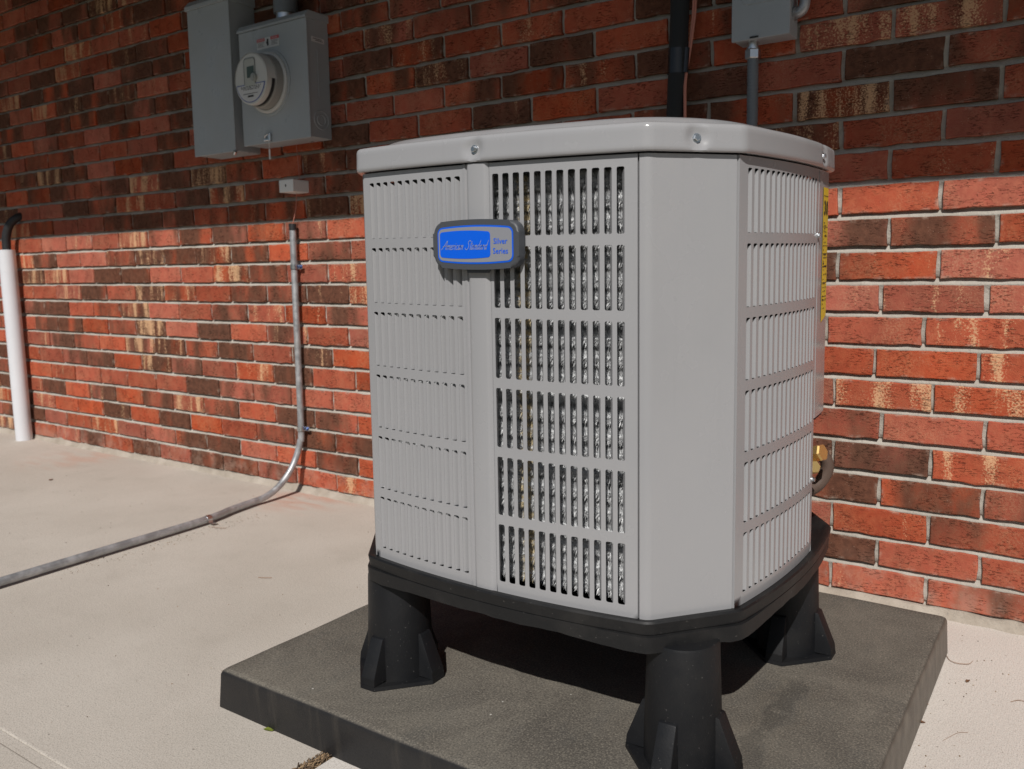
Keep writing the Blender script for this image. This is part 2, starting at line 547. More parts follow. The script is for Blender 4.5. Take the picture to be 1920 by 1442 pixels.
def slab(name, x0, x1, y0, y1, m):
    bm = bmesh.new(); box(bm, x0, x1, y0, y1, -0.104, 0.0, 0.004, 2)
    return tag(obj(name, bm, m, smooth=40), kind='structure')


slab('concrete_patio', -30, -0.983, -1.2715, 0.3, M_CONC_L)
slab('concrete_patio', -30, -0.983, -2.05, -1.2905, M_CONC_L)
slab('concrete_walk', -0.961, 25, -2.05, 0.3, M_CONC_R)
# shallow bottom of the tooled joint between the two tan slabs
bm = bmesh.new(); box(bm, -30, -0.983, -1.2900, -1.2720, -0.09, -0.0022)
tag(obj('patio_joint', bm, M_CONC_L), kind='structure')
# debris packed in the expansion joint
V, Fc = [], []
r2 = random.Random(3)
for i in range(2600):
    x = r2.uniform(-0.9835, -0.9605); y = r2.uniform(-1.36, -0.98)
    z = r2.uniform(-0.012, 0.002) ; L = r2.uniform(0.002, 0.009) * (2.2 if r2.random() < .06 else 1); a = r2.uniform(0, math.pi) if r2.random() < .4 else r2.gauss(math.pi / 2, .5)
    wd = r2.uniform(0.0003, 0.0012); dz = r2.uniform(-.003, .004)
    dx, dy = math.cos(a) * L / 2, math.sin(a) * L / 2; px, py = -math.sin(a) * wd, math.cos(a) * wd
    k = len(V)
    V += [(x - dx - px, y - dy - py, z), (x + dx - px, y + dy - py, z + dz), (x + dx + px, y + dy + py, z + dz + .001), (x - dx + px, y - dy + py, z + .001)]
    Fc.append((k, k + 1, k + 2, k + 3))
me = bpy.data.meshes.new('joint_debris'); me.from_pydata(V, [], Fc)
m = mat('debris', (0.2, 0.14, 0.08), 0.9)
t = NT(m); rp = t.n('NewGeometry').outputs['Random Per Island']
t.l(t.mix(rp, (0.05, 0.032, 0.02), (0.30, 0.20, 0.11)), t.b.inputs['Base Color'])
M_DEBRIS = m
tag(obj('joint_debris', me, m), kind='stuff')
bm = bmesh.new(); box(bm, -0.9829, -0.9611, -2.05, 0.0, -0.1, -0.012)
tag(obj('joint_filler', bm, mortar_material('joint_dirt', (0.10, 0.07, 0.045), (0.2, 0.14, 0.09))), kind='structure')

# ------------------------------------------------------------------ brick wall
wall = empty('brick_wall', (0, 0, 0), 'red brick house wall with dark and tan flashed bricks, lower half sunlit', 'wall')
JZ = {-12: 1.7787, -11: 1.7033, -10: 1.6334, -9: 1.5621, -8: 1.4951, -7: 1.426, -6: 1.3561, -5: 1.2868, -4: 1.2182, -3: 1.1455, -2: 1.0713,
      -1: 1.0017, 0: 0.9301, 1: 0.8589, 2: 0.7886, 3: 0.7184, 4: 0.6492, 5: 0.5796, 6: 0.5093, 7: 0.4397, 8: 0.3679, 9: 0.2954, 10: 0.2242,
      11: 0.1526, 12: 0.0847, 13: 0.0165}
for k in range(-13, -23, -1): JZ[k] = JZ[k + 1] + 0.0703
COURSE_X = {0: -0.274, 1: -0.168, 2: -0.274, 3: -0.181, 4: -0.297, 5: -0.19}
BED, HEAD = 0.0125, 0.0085


def brick_mesh(name, seed, mats=None):
    """unit brick: x,z in -.5...5, real depth; 10-point outline, slightly ragged arrises"""
    r = random.Random(seed)
    L, H = 0.195, 0.057
    loop = []
    nx = 7
    for i in range(nx): loop.append((-.5 + i / nx, -.5))
    loop.append((.5, -.5)); loop.append((.5, 0.0))
    for i in range(nx): loop.append((.5 - i / nx, .5))
    loop.append((-.5, .5)); loop.append((-.5, 0.0))
    n = len(loop)
    V = []
    jit = [(r.uniform(-.0018, .0012), r.gauss(0, .0009)) for _ in loop]
    for d, ins in ((0.03, 0.0), (0.0022, 0.0), (0.0004, 0.0015)):
        for (x, z), (jx, jz) in zip(loop, jit):
            sx = (1 if x > 0 else -1) if abs(x) == .5 else 0
            sz = (1 if z > 0 else -1) if abs(z) == .5 else 0
            V.append((x + (sx * jx - sx * ins) / L, d + (r.uniform(0, .0012) if ins else 0), z + (sz * jz - sz * ins) / H))
    Fc = []
    for a in (0, n):
        for k in range(n):
            Fc.append((a + k, a + (k + 1) % n, a + n + (k + 1) % n, a + n + k))
    Fc.append(tuple(range(2 * n, 3 * n)))
    return V, Fc


BV = [brick_mesh('brick', s) for s in range(14)]
BM = []
for V, Fc in BV:
    me = bpy.data.meshes.new('brick')
    me.from_pydata(V, [], Fc)
    bm = bmesh.new(); bm.from_mesh(me); bmesh.ops.recalc_face_normals(bm, faces=bm.faces[:]); bm.to_mesh(me); bm.free()
    if sum(p.normal.y * p.area for p in me.polygons) > 0: me.flip_normals()
    uv = me.uv_layers.new(name='UVMap')
    for lp in me.loops:
        co = me.vertices[lp.vertex_index].co
        uv.data[lp.index].uv = (co.x + .5, co.z + .5)
    me.materials.append(M_BRICK)
    BM.append(me)


def to_px(x, y, z):
    q = (np.array([x, y, z]) - np.array(CAM)) @ AX
    if q[1] < 0.05: return None
    return CX + F_PX * q[0] / q[1], CY - F_PX * q[2] / q[1]


specs = []
rb = random.Random(21)
# look of particular bricks: (course, index) -> (dark, tan)
LOOK = {(0, 0): (.1, .1), (0, -1): (.1, .1), (1, 0): (.8, .1), (1, -1): (.5, .2), (1, 1): (.75, .1), (2, 0): (.6, .6), (2, -1): (.1, .65), (3, 0): (.1, .7),
        (3, -1): (.4, .5), (3, 1): (.1, .65), (4, 0): (.25, .1), (4, -1): (.15, .7), (5, 0): (.4, .1), (5, -1): (.15, .8), (6, 0): (.15, .85), (6, -1): (.3, .75),
        (7, 0): (.4, .1), (7, -1): (.3, .1), (8, 0): (.85, .1), (8, -1): (.1, .7), (9, 0): (.75, .1), (9, -1): (.55, .1), (10, 0): (.1, .6), (10, -1): (.6, .1),
        (11, 0): (.45, .2), (11, -1): (.4, .1), (12, 0): (.2, .55), (12, -1): (.6, .1), (-1, 0): (.3, .6), (-1, -1): (.4, .3), (-2, 0): (.35, .1), (-2, -1): (.3, .1)}
for k in range(-16, 13):
    z1, z0 = JZ[k], JZ[k + 1]
    base = COURSE_X.get(k, -0.274 if k % 2 == 0 else -0.172)
    off = rb.uniform(-.006, .006)
    xs = []
    n_lo, n_hi = -8, 40
    for i in range(n_lo, n_hi):
        xs.append(base - i * 0.2052 + (0 if i in (0, 1) else off + rb.uniform(-.004, .004)))
    for i in range(len(xs) - 1):
        xr_, xl = xs[i], xs[i + 1]
        dk = rb.random()
        dk = rb.uniform(.6, 1.0) if dk < (.66 if k < 0 else .52) else rb.uniform(0, .35)  # shaded courses get more dark bricks, putting extra shade into the colour
        tn = rb.random()
        tn = rb.uniform(.55, .95) if tn < .28 else rb.uniform(0, .3)
        dk, tn = LOOK.get((k, i + n_lo), (dk, tn))
        specs.append(dict(x=(xl + xr_) / 2, L=xr_ - xl - HEAD + rb.uniform(-.002, .002), z=(z0 + z1) / 2 + rb.uniform(-.0012, .0012),
                          H=z1 - z0 - BED + rb.uniform(-.0015, .0015), y=rb.uniform(-.0018, .0015), rot=rb.gauss(0, .004), v=rb.randrange(len(BM)),
                          look=(rb.random(), dk, tn)))
for s in specs:
    a = to_px(s['x'] - s['L'] / 2, 0, s['z']); b = to_px(s['x'] + s['L'] / 2, 0, s['z'])
    c = to_px(s['x'], 0, s['z'] - s['H'] / 2); d = to_px(s['x'], 0, s['z'] + s['H'] / 2)
    s['area'] = 0
    if None in (a, b, c, d): continue
    x0, x1 = max(a[0], 0), min(b[0], 1920); y0, y1 = max(d[1], 0), min(c[1], 1442)
    if x1 <= x0 or y1 <= y0: continue
    mx, my = (x0 + x1) / 2, (y0 + y1) / 2
    if 715 < x0 and x1 < 1505 and 240 < my < 1090: continue      # behind the unit
    s['area'] = (x1 - x0) * (y1 - y0)
specs.sort(key=lambda s: -s['area'])
for s in specs[:298]:
    o = bpy.data.objects.new('brick', BM[s['v']])
    o.location = (s['x'], s['y'], s['z'])
    o.scale = (s['L'], 1.0, s['H'])
    o.rotation_euler = (0, s['rot'], 0)
    o.color = (*s['look'], 1)
    link(o, wall)
V, Fc, UV, CC = [], [], [], []
for s in specs[298:]:
    bv, bf = BV[s['v']]
    k = len(V)
    ca, sa = math.cos(s['rot']), math.sin(s['rot'])
    for (x, y, z) in bv:
        X, Z = x * s['L'], z * s['H']
        V.append((s['x'] + X * ca + Z * sa, s['y'] + y, s['z'] - X * sa + Z * ca)); UV.append((x + .5, z + .5)); CC.append((*s['look'], 1))
    Fc += [tuple(k + i for i in f) for f in bf]
me = bpy.data.meshes.new('bricks'); me.from_pydata(V, [], Fc)
bm = bmesh.new(); bm.from_mesh(me); bmesh.ops.recalc_face_normals(bm, faces=bm.faces[:]); bm.to_mesh(me); bm.free()
if sum(p.normal.y * p.area for p in me.polygons) > 0: me.flip_normals()
uv = me.uv_layers.new(name='UVMap')
for lp in me.loops: uv.data[lp.index].uv = UV[lp.vertex_index]
ca_ = me.attributes.new('brick_look', 'FLOAT_COLOR', 'POINT')
ca_.data.foreach_set('color', np.array(CC, dtype=np.float32).ravel())
tag(obj('bricks', me, M_BRICKS, wall), kind='stuff')

# mortar: one recessed, slightly lumpy sheet with a solid back
x0, x1, z0, z1 = -8.3, 1.3, -0.09, 2.119
xs = np.concatenate([np.linspace(x0, -4.7, 40), np.linspace(-4.69, 0.1, 640), np.linspace(0.15, x1, 20)])
zs, dep = [], []
for k in sorted(JZ, reverse=True):
    jt, jb = JZ[k] + BED / 2, JZ[k] - BED / 2
    if jb < z0 or jt > z1 - .03: continue
    for z, d in ((jb - .004, .0080), (jb - .0008, .0050), (jb + .002, .0056), (jb + BED * .5, .0082), (jt - .0012, .0125), (jt + .002, .0135), (jt + .006, .0085), (jt + .02, .0080), (jt + .036, .0080)):
        zs.append(z); dep.append(d)
o_ = np.argsort(zs); zs = np.array(zs)[o_]; dep = np.array(dep)[o_]
zs = np.concatenate([[z0], zs, [z1]]); dep = np.concatenate([[.0062], dep, [.0062]])
nx, nz = len(xs), len(zs)
V = []
for z, dd_ in zip(zs, dep):
    for x in xs:
        dlt = mnoise.noise((x * 75, 3.1, z * 75)) * .0013 + mnoise.noise((x * 21, 9.2, z * 21)) * .0012
        V.append((x, dd_ + dlt, z))
Fc = [(j * nx + i, j * nx + i + 1, (j + 1) * nx + i + 1, (j + 1) * nx + i) for j in range(nz - 1) for i in range(nx - 1)]
me = bpy.data.meshes.new('mortar'); me.from_pydata(V, [], Fc)
obj('mortar', me, M_MORTAR, wall, smooth=60)
bm = bmesh.new(); box(bm, -8.3, 1.3, 0.034, 0.25, -0.09, 2.118)
obj('wall_core', bm, M_MORTAR, wall)
# smeared mortar along the foot of the wall
V, Fc = [], []
N = 900
for i in range(N):
    x = -8.2 + 9.4 * i / (N - 1)
    a = mnoise.noise((x * 7, 0, 1)); b = mnoise.noise((x * 23, 5, 2)); c = mnoise.noise((x * 3, 8, 2))
    top = 0.020 + .011 * a + .007 * b; out = -0.009 - .009 * c - .006 * b
    V += [(x, 0.012, top), (x, -0.001, top - .002), (x, out * .5, top * .45), (x, out, 0.004), (x, out - .006, -0.003)]
for i in range(N - 1):
    for j in range(4):
        k = i * 5 + j
        Fc.append((k, k + 1, k + 6, k + 5))
me = bpy.data.meshes.new('mortar_ledge'); me.from_pydata(V, [], Fc)
obj('mortar_ledge', me, M_LEDGE, wall, smooth=60)
# deep porch eave that throws the shade on the upper wall
bm = bmesh.new(); box(bm, -14, 6, -1.112, 0.25, 2.122, 2.27)
ev = obj('roof_overhang', bm, M_SOFFIT, wall)
bm = bmesh.new(); box(bm, -14, 6, -1.1430, -1.1150, 2.118, 2.33)
obj('fascia_board', bm, mat('fascia_paint', (0.5, 0.47, 0.42), 0.6), ev)

# ------------------------------------------------------------------ equipment pad
PADC = [(-1.2473, -1.0400), (-0.2040, -1.0400), (-0.2040, -0.1660), (-1.2440, -0.1660)]
PADT = [(-1.2290, -1.0470), (-0.2066, -1.0450), (-0.2066, -0.1720), (-1.2170, -0.1720)]


def pad_ring(f, z, inset, n=24):
    P = [Vector((PADC[i][0] * (1 - f) + PADT[i][0] * f, PADC[i][1] * (1 - f) + PADT[i][1] * f)) for i in range(4)]
    c = (P[0] + P[2]) / 2
    P = [p + Vector((math.copysign(inset, c.x - p.x), math.copysign(inset, c.y - p.y))) for p in P]
    out = []
    rad = 0.008
    for i in range(4):
        a, b, d = P[i - 1], P[i], P[(i + 1) % 4]
        u = (a - b).normalized(); v = (d - b).normalized()
        p0, p1 = b + u * rad, b + v * rad
        for k in range(6):
            t_ = k / 5
            q = p0 * (1 - t_) ** 2 + b * 2 * t_ * (1 - t_) + p1 * t_ ** 2
            out.append(q)
        for k in range(1, n):
            q = p1.lerp(d + (b - d).normalized() * rad, k / n); out.append(q)
    return [(q.x, q.y, z) for q in out]


rings = [pad_ring(0, 0.001, 0), pad_ring(0.6, 0.045, 0), pad_ring(0.93, 0.066, 0), pad_ring(1, 0.0715, 0.002), pad_ring(1, 0.0745, 0.006), pad_ring(1, 0.0755, 0.014)]
bm = bmesh.new()
RV = []
for j, rg in enumerate(rings):
    RV.append([bm.verts.new((x + (mnoise.noise((x * 14, y * 14, z * 30)) * .0016 if j else 0), y + (mnoise.noise((x * 14 + 5, y * 14, z * 30)) * .0016 if j else 0),
                             z + (mnoise.noise((x * 9, y * 9, 4)) * .0012 if j >= 2 else 0))) for x, y, z in rg])
nr = len(RV[0])
for a, b in zip(RV, RV[1:]):
    for k in range(nr): bm.faces.new((a[k], a[(k + 1) % nr], b[(k + 1) % nr], b[k]))
bm.faces.new(RV[-1]); bm.faces.new(RV[0][::-1])
pad = obj('equipment_pad', bm, M_PAD, smooth=50)
tag(pad, 'low black equipment pad lying on the concrete under the air conditioner', 'equipment pad')

# ------------------------------------------------------------------ air conditioner
UX, UY = -0.7225, -0.6055
AC = empty('air_conditioner', (UX, UY, 0.0755), 'beige grey outdoor air conditioner with louvered sides on four black feet', 'air conditioner')


def yf(x): return -0.946 + 0.0205 * ((x - UX) / 0.2408) ** 2
def xr(y): return -0.3690 - 0.0210 * ((y - UY) / 0.2208) ** 2


def tilt(p):
    """the cabinet sits a touch out of level"""
    x, y, z = p
    if z < 0.285: return Vector(p)
    return Vector((x, y, z + (z - 0.285) / 0.6 * (0.037 * (y + 0.925) - 0.019 * (x + 0.483))))


def tilt_bm(bm):
    for v in bm.verts: v.co = tilt(v.co)
    return bm


def outline(off=0.0, step=0.008, rc=0.014, cut=False, yend=-0.452):
    """cabinet plan, counter-clockwise from the front left; off pushes outwards"""
    c = []
    for x in np.linspace(-0.9720, -0.4730, 33): c.append((x, yf(x)))
    if cut:
        for y in np.linspace(-0.8263, -0.536, 20): c.append((xr(y), y))
        c += [(-0.470, -0.505), (-0.485, -0.30)]
    else:
        for y in np.linspace(-0.8263, yend, 31): c.append((xr(y), y))
    for x in np.linspace(-0.4730, -0.9720, 33): c.append((x, 2 * UY - yf(x)))
    for y in np.linspace(-0.3847, -0.8263, 33): c.append((2 * UX - xr(y), y))
    P = [Vector(p) for p in c]
    # resample
    n = len(P)
    out = []
    for i in range(n):
        a, b, d = P[i - 1], P[i], P[(i + 1) % n]
        u = (a - b); v = (d - b)
        ang = math.pi - u.angle(v) if u.length > 1e-9 and v.length > 1e-9 else 0
        if ang > 0.3:
            r_ = min(rc, u.length * .45, v.length * .45)
            p0 = b + u.normalized() * r_; p1 = b + v.normalized() * r_
            for k in range(6):
                t_ = k / 5
                out.append(p0 * (1 - t_) ** 2 + b * 2 * t_ * (1 - t_) + p1 * t_ ** 2)
        else:
            out.append(b)
    # densify
    dn = []
    n = len(out)
    for i in range(n):
        a, b = out[i], out[(i + 1) % n]
        k = max(1, int((b - a).length / step))
        for j in range(k): dn.append(a.lerp(b, j / k))
    # offset along smoothed normal
    n = len(dn)
    res = []
    for i in range(n):
        tg = (dn[(i + 1) % n] - dn[i - 1]).normalized()
        nr_ = Vector((tg.y, -tg.x))
        res.append(dn[i] + nr_ * off)
    return res


def loft(bm, prof, soften=0, **kw):
    """prof = [(offset, z)...]"""
    rings = []
    for o_, z in prof:
        P = outline(o_, **kw)
        if soften and o_ < -0.015:
            A = np.array([(p.x, p.y) for p in P])
            for _ in range(int(soften * min(1.0, (-0.015 - o_) / 0.02))):
                A = A * .5 + (np.roll(A, 1, 0) + np.roll(A, -1, 0)) * .25
            P = [Vector(q) for q in A.tolist()]
        rings.append([bm.verts.new((p.x, p.y, z)) for p in P])
    n = len(rings[0])
    for a, b in zip(rings, rings[1:]):
        for k in range(n): bm.faces.new((a[k], a[(k + 1) % n], b[(k + 1) % n], b[k]))
    return rings


# base pan
bm = bmesh.new()
rg = loft(bm, [(-0.02, 0.256), (0.004, 0.2475), (0.0085, 0.249), (0.0095, 0.2675), (0.0080, 0.2685), (0.0100, 0.2695), (0.0125, 0.285), (0.0105, 0.2875), (0.003, 0.2872), (-0.004, 0.281)], yend=-0.402)
bm.faces.new(rg[-1]); bm.faces.new(rg[0][::-1])
for v in bm.verts:
    if v.co.z < 0.2685:
        dc = min(math.hypot(v.co.x - qx, v.co.y - qy) for qx, qy in ((-.4817, -.9255), (-.390, -.8263), (-.9633, -.9255), (-1.055, -.8263), (-.436, -.876), (-1.009, -.876)))
        kf = max(0.0, 1 - dc / 0.12)
        kf = kf * kf * (3 - 2 * kf)
        v.co.z -= 0.0040 * kf * min(1.0, (0.2685 - v.co.z) / .0185)
        v.co.xy += (v.co.xy - Vector((UX, UY))).normalized() * 0.0045 * kf
    if v.co.z < 0.25:
        v.co.z += mnoise.noise((v.co.x * 60, v.co.y * 60, 3)) * .0012 + (0.0012 if mnoise.noise((v.co.x * 17, v.co.y * 17, 8)) > .25 else 0)
obj('base_pan', bm, M_PAN, AC, smooth=45)

# feet
def foot_bm(cx, cy, ang):
    bm = bmesh.new()
    n = 40
    prof = [(0.054, 0.0765), (0.0535, 0.12), (0.0515, 0.18), (0.0495, 0.247), (0.048, 0.2515), (0.044, 0.252)]
    tops = []
    for r_, z in prof:
        tops.append([bm.verts.new((cx + r_ * math.cos(2 * math.pi * k / n), cy + r_ * math.sin(2 * math.pi * k / n), z)) for k in range(n)])
    for a, b in zip(tops, tops[1:]):
        for k in range(n): bm.faces.new((a[k], a[(k + 1) % n], b[(k + 1) % n], b[k]))
    bm.faces.new(tops[-1]); bm.faces.new(tops[0][::-1])
    # base flange: octagon with a raised lip
    hw, R = 0.0148, 0.081
    oct_ = []
    for q in range(4):
        a = ang + q * math.pi / 2
        d = Vector((math.cos(a), math.sin(a))); s = Vector((-d.y, d.x))
        oct_ += [d * R - s * hw, d * R + s * hw]
    lo = [bm.verts.new((cx + p.x, cy + p.y, 0.0762)) for p in oct_]
    hi = [bm.verts.new((cx + p.x * .992, cy + p.y * .992, 0.0825)) for p in oct_]
    inn = [bm.verts.new((cx + p.x * .95, cy + p.y * .95, 0.0825)) for p in oct_]
    dsh = [bm.verts.new((cx + p.x * .72, cy + p.y * .72, 0.0805)) for p in oct_]
    for A_, B_ in ((lo, hi), (hi, inn), (inn, dsh)):
        for k in range(8): bm.faces.new((A_[k], A_[(k + 1) % 8], B_[(k + 1) % 8], B_[k]))
    bm.faces.new(dsh); bm.faces.new(lo[::-1])
    # four gussets
    for q in range(4):
        a = ang + q * math.pi / 2
        d = Vector((math.cos(a), math.sin(a), 0)); s = Vector((-d.y, d.x, 0)); c = Vector((cx, cy, 0))
        def P(r_, z, sg, w_): return bm.verts.new(c + d * r_ + s * sg * w_ + Vector((0, 0, z)))
        pts = [(0.040, 0.157, .0125), (0.0560, 0.152, .0125), (0.0795, 0.094, .0142), (0.0800, 0.0828, .0145), (0.040, 0.0828, .0145)]
        A_ = [P(r_, z, 1, w_) for r_, z, w_ in pts]; B_ = [P(r_, z, -1, w_) for r_, z, w_ in pts]
        fs = [bm.faces.new(A_), bm.faces.new(B_[::-1])]
        for k in range(5): fs.append(bm.faces.new((A_[k], B_[k], B_[(k + 1) % 5], A_[(k + 1) % 5])))
        es = list({e for f in fs[2:4] for e in f.edges})
        bmesh.ops.bevel(bm, geom=es, offset=0.0012, segments=2, profile=.5, affect='EDGES')
    return bm


for (cx_, cy_, an) in ((-0.961, -0.885, 0.04), (-0.446, -0.871, 0.05), (-0.430, -0.463, 0.02), (-0.952, -0.463, -0.03)):
    obj('foot', foot_bm(cx_, cy_, an), M_PLASTIC, AC, smooth=35)

Z_LO, Z_HI = 0.2855, 0.8872


# sheet-metal skin pieces --------------------------------------------------
def front_map(u, z, d=0.0):
    s = 2 * 0.0205 * (u - UX) / 0.2408 ** 2
    n_ = Vector((-s, 1, 0)).normalized()          # inwards
    p = Vector((u, yf(u), z)) + n_ * d
    return p


def right_map(u, z, d=0.0):
    s = -2 * 0.0210 * (u - UY) / 0.2208 ** 2
    n_ = Vector((-1, s, 0)).normalized()
    return Vector((xr(u), u, z)) + n_ * d


ROWS = [(0.8725 - 0.0974 * i - 0.0835, 0.8725 - 0.0974 * i) for i in range(6)]


def slotted(mapf, u0, u1, slots, inset=0.0, ret=0.010):
    bm = bmesh.new()
    th = 0.0008
    ub = [u0] + [slots[0][0] - 0.003] + [(slots[i][1] + slots[i + 1][0]) / 2 for i in range(len(slots) - 1)] + [slots[-1][1] + 0.003, u1]
    zr = ROWS[::-1]
    zb = [Z_LO] + [zr[0][0] - 0.003] + [(zr[i][1] + zr[i + 1][0]) / 2 for i in range(5)] + [zr[-1][1] + 0.003, Z_HI]
    def P(u, z, d=0.0): return bm.verts.new(tilt(mapf(u, z, d + inset)))
    for i in range(len(ub) - 1):
        for j in range(len(zb) - 1):
            a, b, c, d = ub[i], ub[i + 1], zb[j], zb[j + 1]
            inner = 0 < i < len(ub) - 2 and 0 < j < len(zb) - 2
            if not inner:
                bm.faces.new((P(a, c), P(b, c), P(b, d), P(a, d)))
                continue
            s0, s1 = slots[i - 1]; q0, q1 = zr[j - 1]
            r_, k = 0.0026, 4
            hole, outer = [], []
            for (cx_, cz_, a0, ou, oz) in ((s1 - r_, q1 - r_, 0, b, d), (s0 + r_, q1 - r_, 90, a, d), (s0 + r_, q0 + r_, 180, a, c), (s1 - r_, q0 + r_, 270, b, c)):
                for m_ in range(k + 1):
                    an = math.radians(a0 + 90 * m_ / k)
                    hole.append((cx_ + r_ * math.cos(an), cz_ + r_ * math.sin(an))); outer.append((ou, oz))
            H = [P(*h) for h in hole]; D = [P(*h, th) for h in hole]
            corner = {}
            O = []
            for o_ in outer:
                if o_ not in corner: corner[o_] = P(*o_)
                O.append(corner[o_])
            n = len(H)
            for m_ in range(n):
                m2 = (m_ + 1) % n
                if O[m_] is O[m2]: bm.faces.new((H[m_], H[m2], O[m_]))
                else: bm.faces.new((H[m_], H[m2], O[m2], O[m_]))
                bm.faces.new((H[m_], D[m_], D[m2], H[m2]))
    bmesh.ops.remove_doubles(bm, verts=bm.verts[:], dist=1e-5)
    # folded returns at both vertical edges
    for uu in (u0, u1):
        zz = np.linspace(Z_LO, Z_HI, 9)
        for k in range(8):
            bm.faces.new((P(uu, zz[k]), P(uu, zz[k + 1]), P(uu, zz[k + 1], ret), P(uu, zz[k], ret)))
    for zz in (Z_HI,):
        uu = np.linspace(u0, u1, 17)
        for k in range(16):
            bm.faces.new((P(uu[k], zz), P(uu[k + 1], zz), P(uu[k + 1], zz, ret), P(uu[k], zz, ret)))
    bmesh.ops.remove_doubles(bm, verts=bm.verts[:], dist=1e-5)
    return bm


def louver_mesh(sign):
    """a tongue cut from the slot: hinged on u=0, leaning to +u*sign and inwards (+y local)"""
    w_, a = 0.0104, math.radians(36)
    h = 0.0835
    z0_, z1_ = 0.0, h
    du, dd = math.sin(a) * w_, math.cos(a) * w_
    pts = [(0, 0.0004, 0.0006), (.3 * du, .3 * dd, 0.0006), (du, dd, 0.0006), (du, dd, h - 0.0072), (.3 * du, .3 * dd, h - 0.0029), (0, 0.0004, h - 0.0010)]
    V = [(sign * u, d, z) for u, d, z in pts]
    t_ = 0.0009
    V += [(sign * (u - t_ * .8), d + t_ * .55, z) for u, d, z in pts]
    Fc = [(0, 1, 4, 5), (1, 2, 3, 4), (6, 11, 10, 7), (7, 10, 9, 8), (2, 8, 9, 3), (0, 6, 7, 1), (1, 7, 8, 2), (5, 4, 10, 11), (4, 3, 9, 10)]
    me = bpy.data.meshes.new('louver')
    me.from_pydata(V, [], Fc)
    bm = bmesh.new(); bm.from_mesh(me); bmesh.ops.recalc_face_normals(bm, faces=bm.faces[:]); bm.to_mesh(me); bm.free()
    finish(me, M_PAINT)
    return me


LOUV = {1: louver_mesh(1), -1: louver_mesh(-1)}


def add_louvers(panel, mapf, slots, sign, side):
    base = Vector(AC.location)
    for s0, s1 in slots:
        hu = s0 if sign > 0 else s1
        for q0, q1 in ROWS:
            o = bpy.data.objects.new('louver', LOUV[sign])
            p = tilt(mapf(hu, q0, 0.0))
            e = mapf(hu + 1e-3, q0, 0.0) - mapf(hu - 1e-3, q0, 0.0)
            o.rotation_euler = (0, 0, math.atan2(e.y, e.x))
            o.location = p
            link(o, panel)


def panel(name, mapf, u0, u1, slots, sign, **kw):
    o = obj(name, slotted(mapf, u0, u1, slots, **kw), M_PAINT, AC, smooth=30)
    add_louvers(o, mapf, slots, sign, None)
    return o


SL = [(-0.9532 + 0.01686 * i, -0.9532 + 0.01686 * i + 0.0106) for i in range(12)]
SR = [(-0.7001 + 0.016885 * i, -0.7001 + 0.016885 * i + 0.0106) for i in range(12)]
SS = [(-0.8083 + 0.01630 * i, -0.8083 + 0.01630 * i + 0.0104) for i in range(16)]
panel('louver_panel', front_map, -0.9675, -0.7520, SL, 1)
panel('louver_panel', front_map, -0.7045, -0.4868, SR, -1)


def add_louvers_side(panel_o, slots):
    for s0, s1 in slots:
        for q0, q1 in ROWS:
            o = bpy.data.objects.new('louver', LOUV[-1])
            p = tilt(right_map(s1, q0, 0.0))
            e = right_map(s1 + 1e-3, q0, 0) - right_map(s1 - 1e-3, q0, 0)
            o.rotation_euler = (0, 0, math.atan2(e.y, e.x))
            o.location = p
            link(o, panel_o)


sp_ = obj('louver_panel', slotted(right_map, -0.8290, -0.5400, SS), M_PAINT, AC, smooth=30)
add_louvers_side(sp_, SS)

# centre post, a shallow folded channel over the joint
bm = bmesh.new()
prof = [(-0.7525, 0.003), (-0.7515, -0.0004), (-0.7475, -0.0008), (-0.7462, 0.0012), (-0.7448, 0.0010), (-0.7400, -0.0036), (-0.7375, -0.0042), (-0.7125, -0.0042), (-0.7100, -0.0036), (-0.7062, 0.0006), (-0.7048, -0.0004), (-0.7040, 0.003)]
zz = np.linspace(Z_LO - .0005, Z_HI + .0006, 12)
g = [[bm.verts.new(tilt(front_map(u, z, d))) for u, d in prof] for z in zz]
for a, b in zip(g, g[1:]):
    for k in range(len(prof) - 1): bm.faces.new((a[k], a[k + 1], b[k + 1], b[k]))
obj('centre_post', bm, M_PAINT, AC, smooth=50)


def skin_strip(name, test, z0, z1, off=0.0, ret=True):
    """a bent sheet following the cabinet plan between two plan points"""
    pts = outline(off, step=0.004)
    sel = [p for p in pts if test(p)]
    # rotate so the run is contiguous
    best = max(range(len(sel)), key=lambda i: (sel[i] - sel[i - 1]).length)
    sel = sel[best:] + sel[:best]
    cen = Vector((UX, UY))
    a0 = sel[0] + (cen - sel[0]).normalized() * .012
    a1 = sel[-1] + (cen - sel[-1]).normalized() * .012
    run = [a0] + sel + [a1]
    bm = bmesh.new()
    zz = np.linspace(z0, z1, 14)
    g = [[bm.verts.new(tilt((p.x, p.y, z))) for p in run] for z in zz]
    for a, b in zip(g, g[1:]):
        for k in range(len(run) - 1): bm.faces.new((a[k], a[k + 1], b[k + 1], b[k]))
    return obj(name, bm, M_PAINT, AC, smooth=40)


skin_strip('corner_panel', lambda p: (p.x > -0.4850 and p.y < -0.8297), Z_LO, Z_HI)
skin_strip('corner_panel', lambda p: (p.x < -0.9690 and p.y < -0.75), Z_LO, Z_HI)
skin_strip('service_panel', lambda p: (p.x > -0.70 and p.y > -0.5392), 0.500, Z_HI)
skin_strip('back_panel', lambda p: (p.x < -0.703 and p.y > -0.7492), Z_LO, Z_HI)
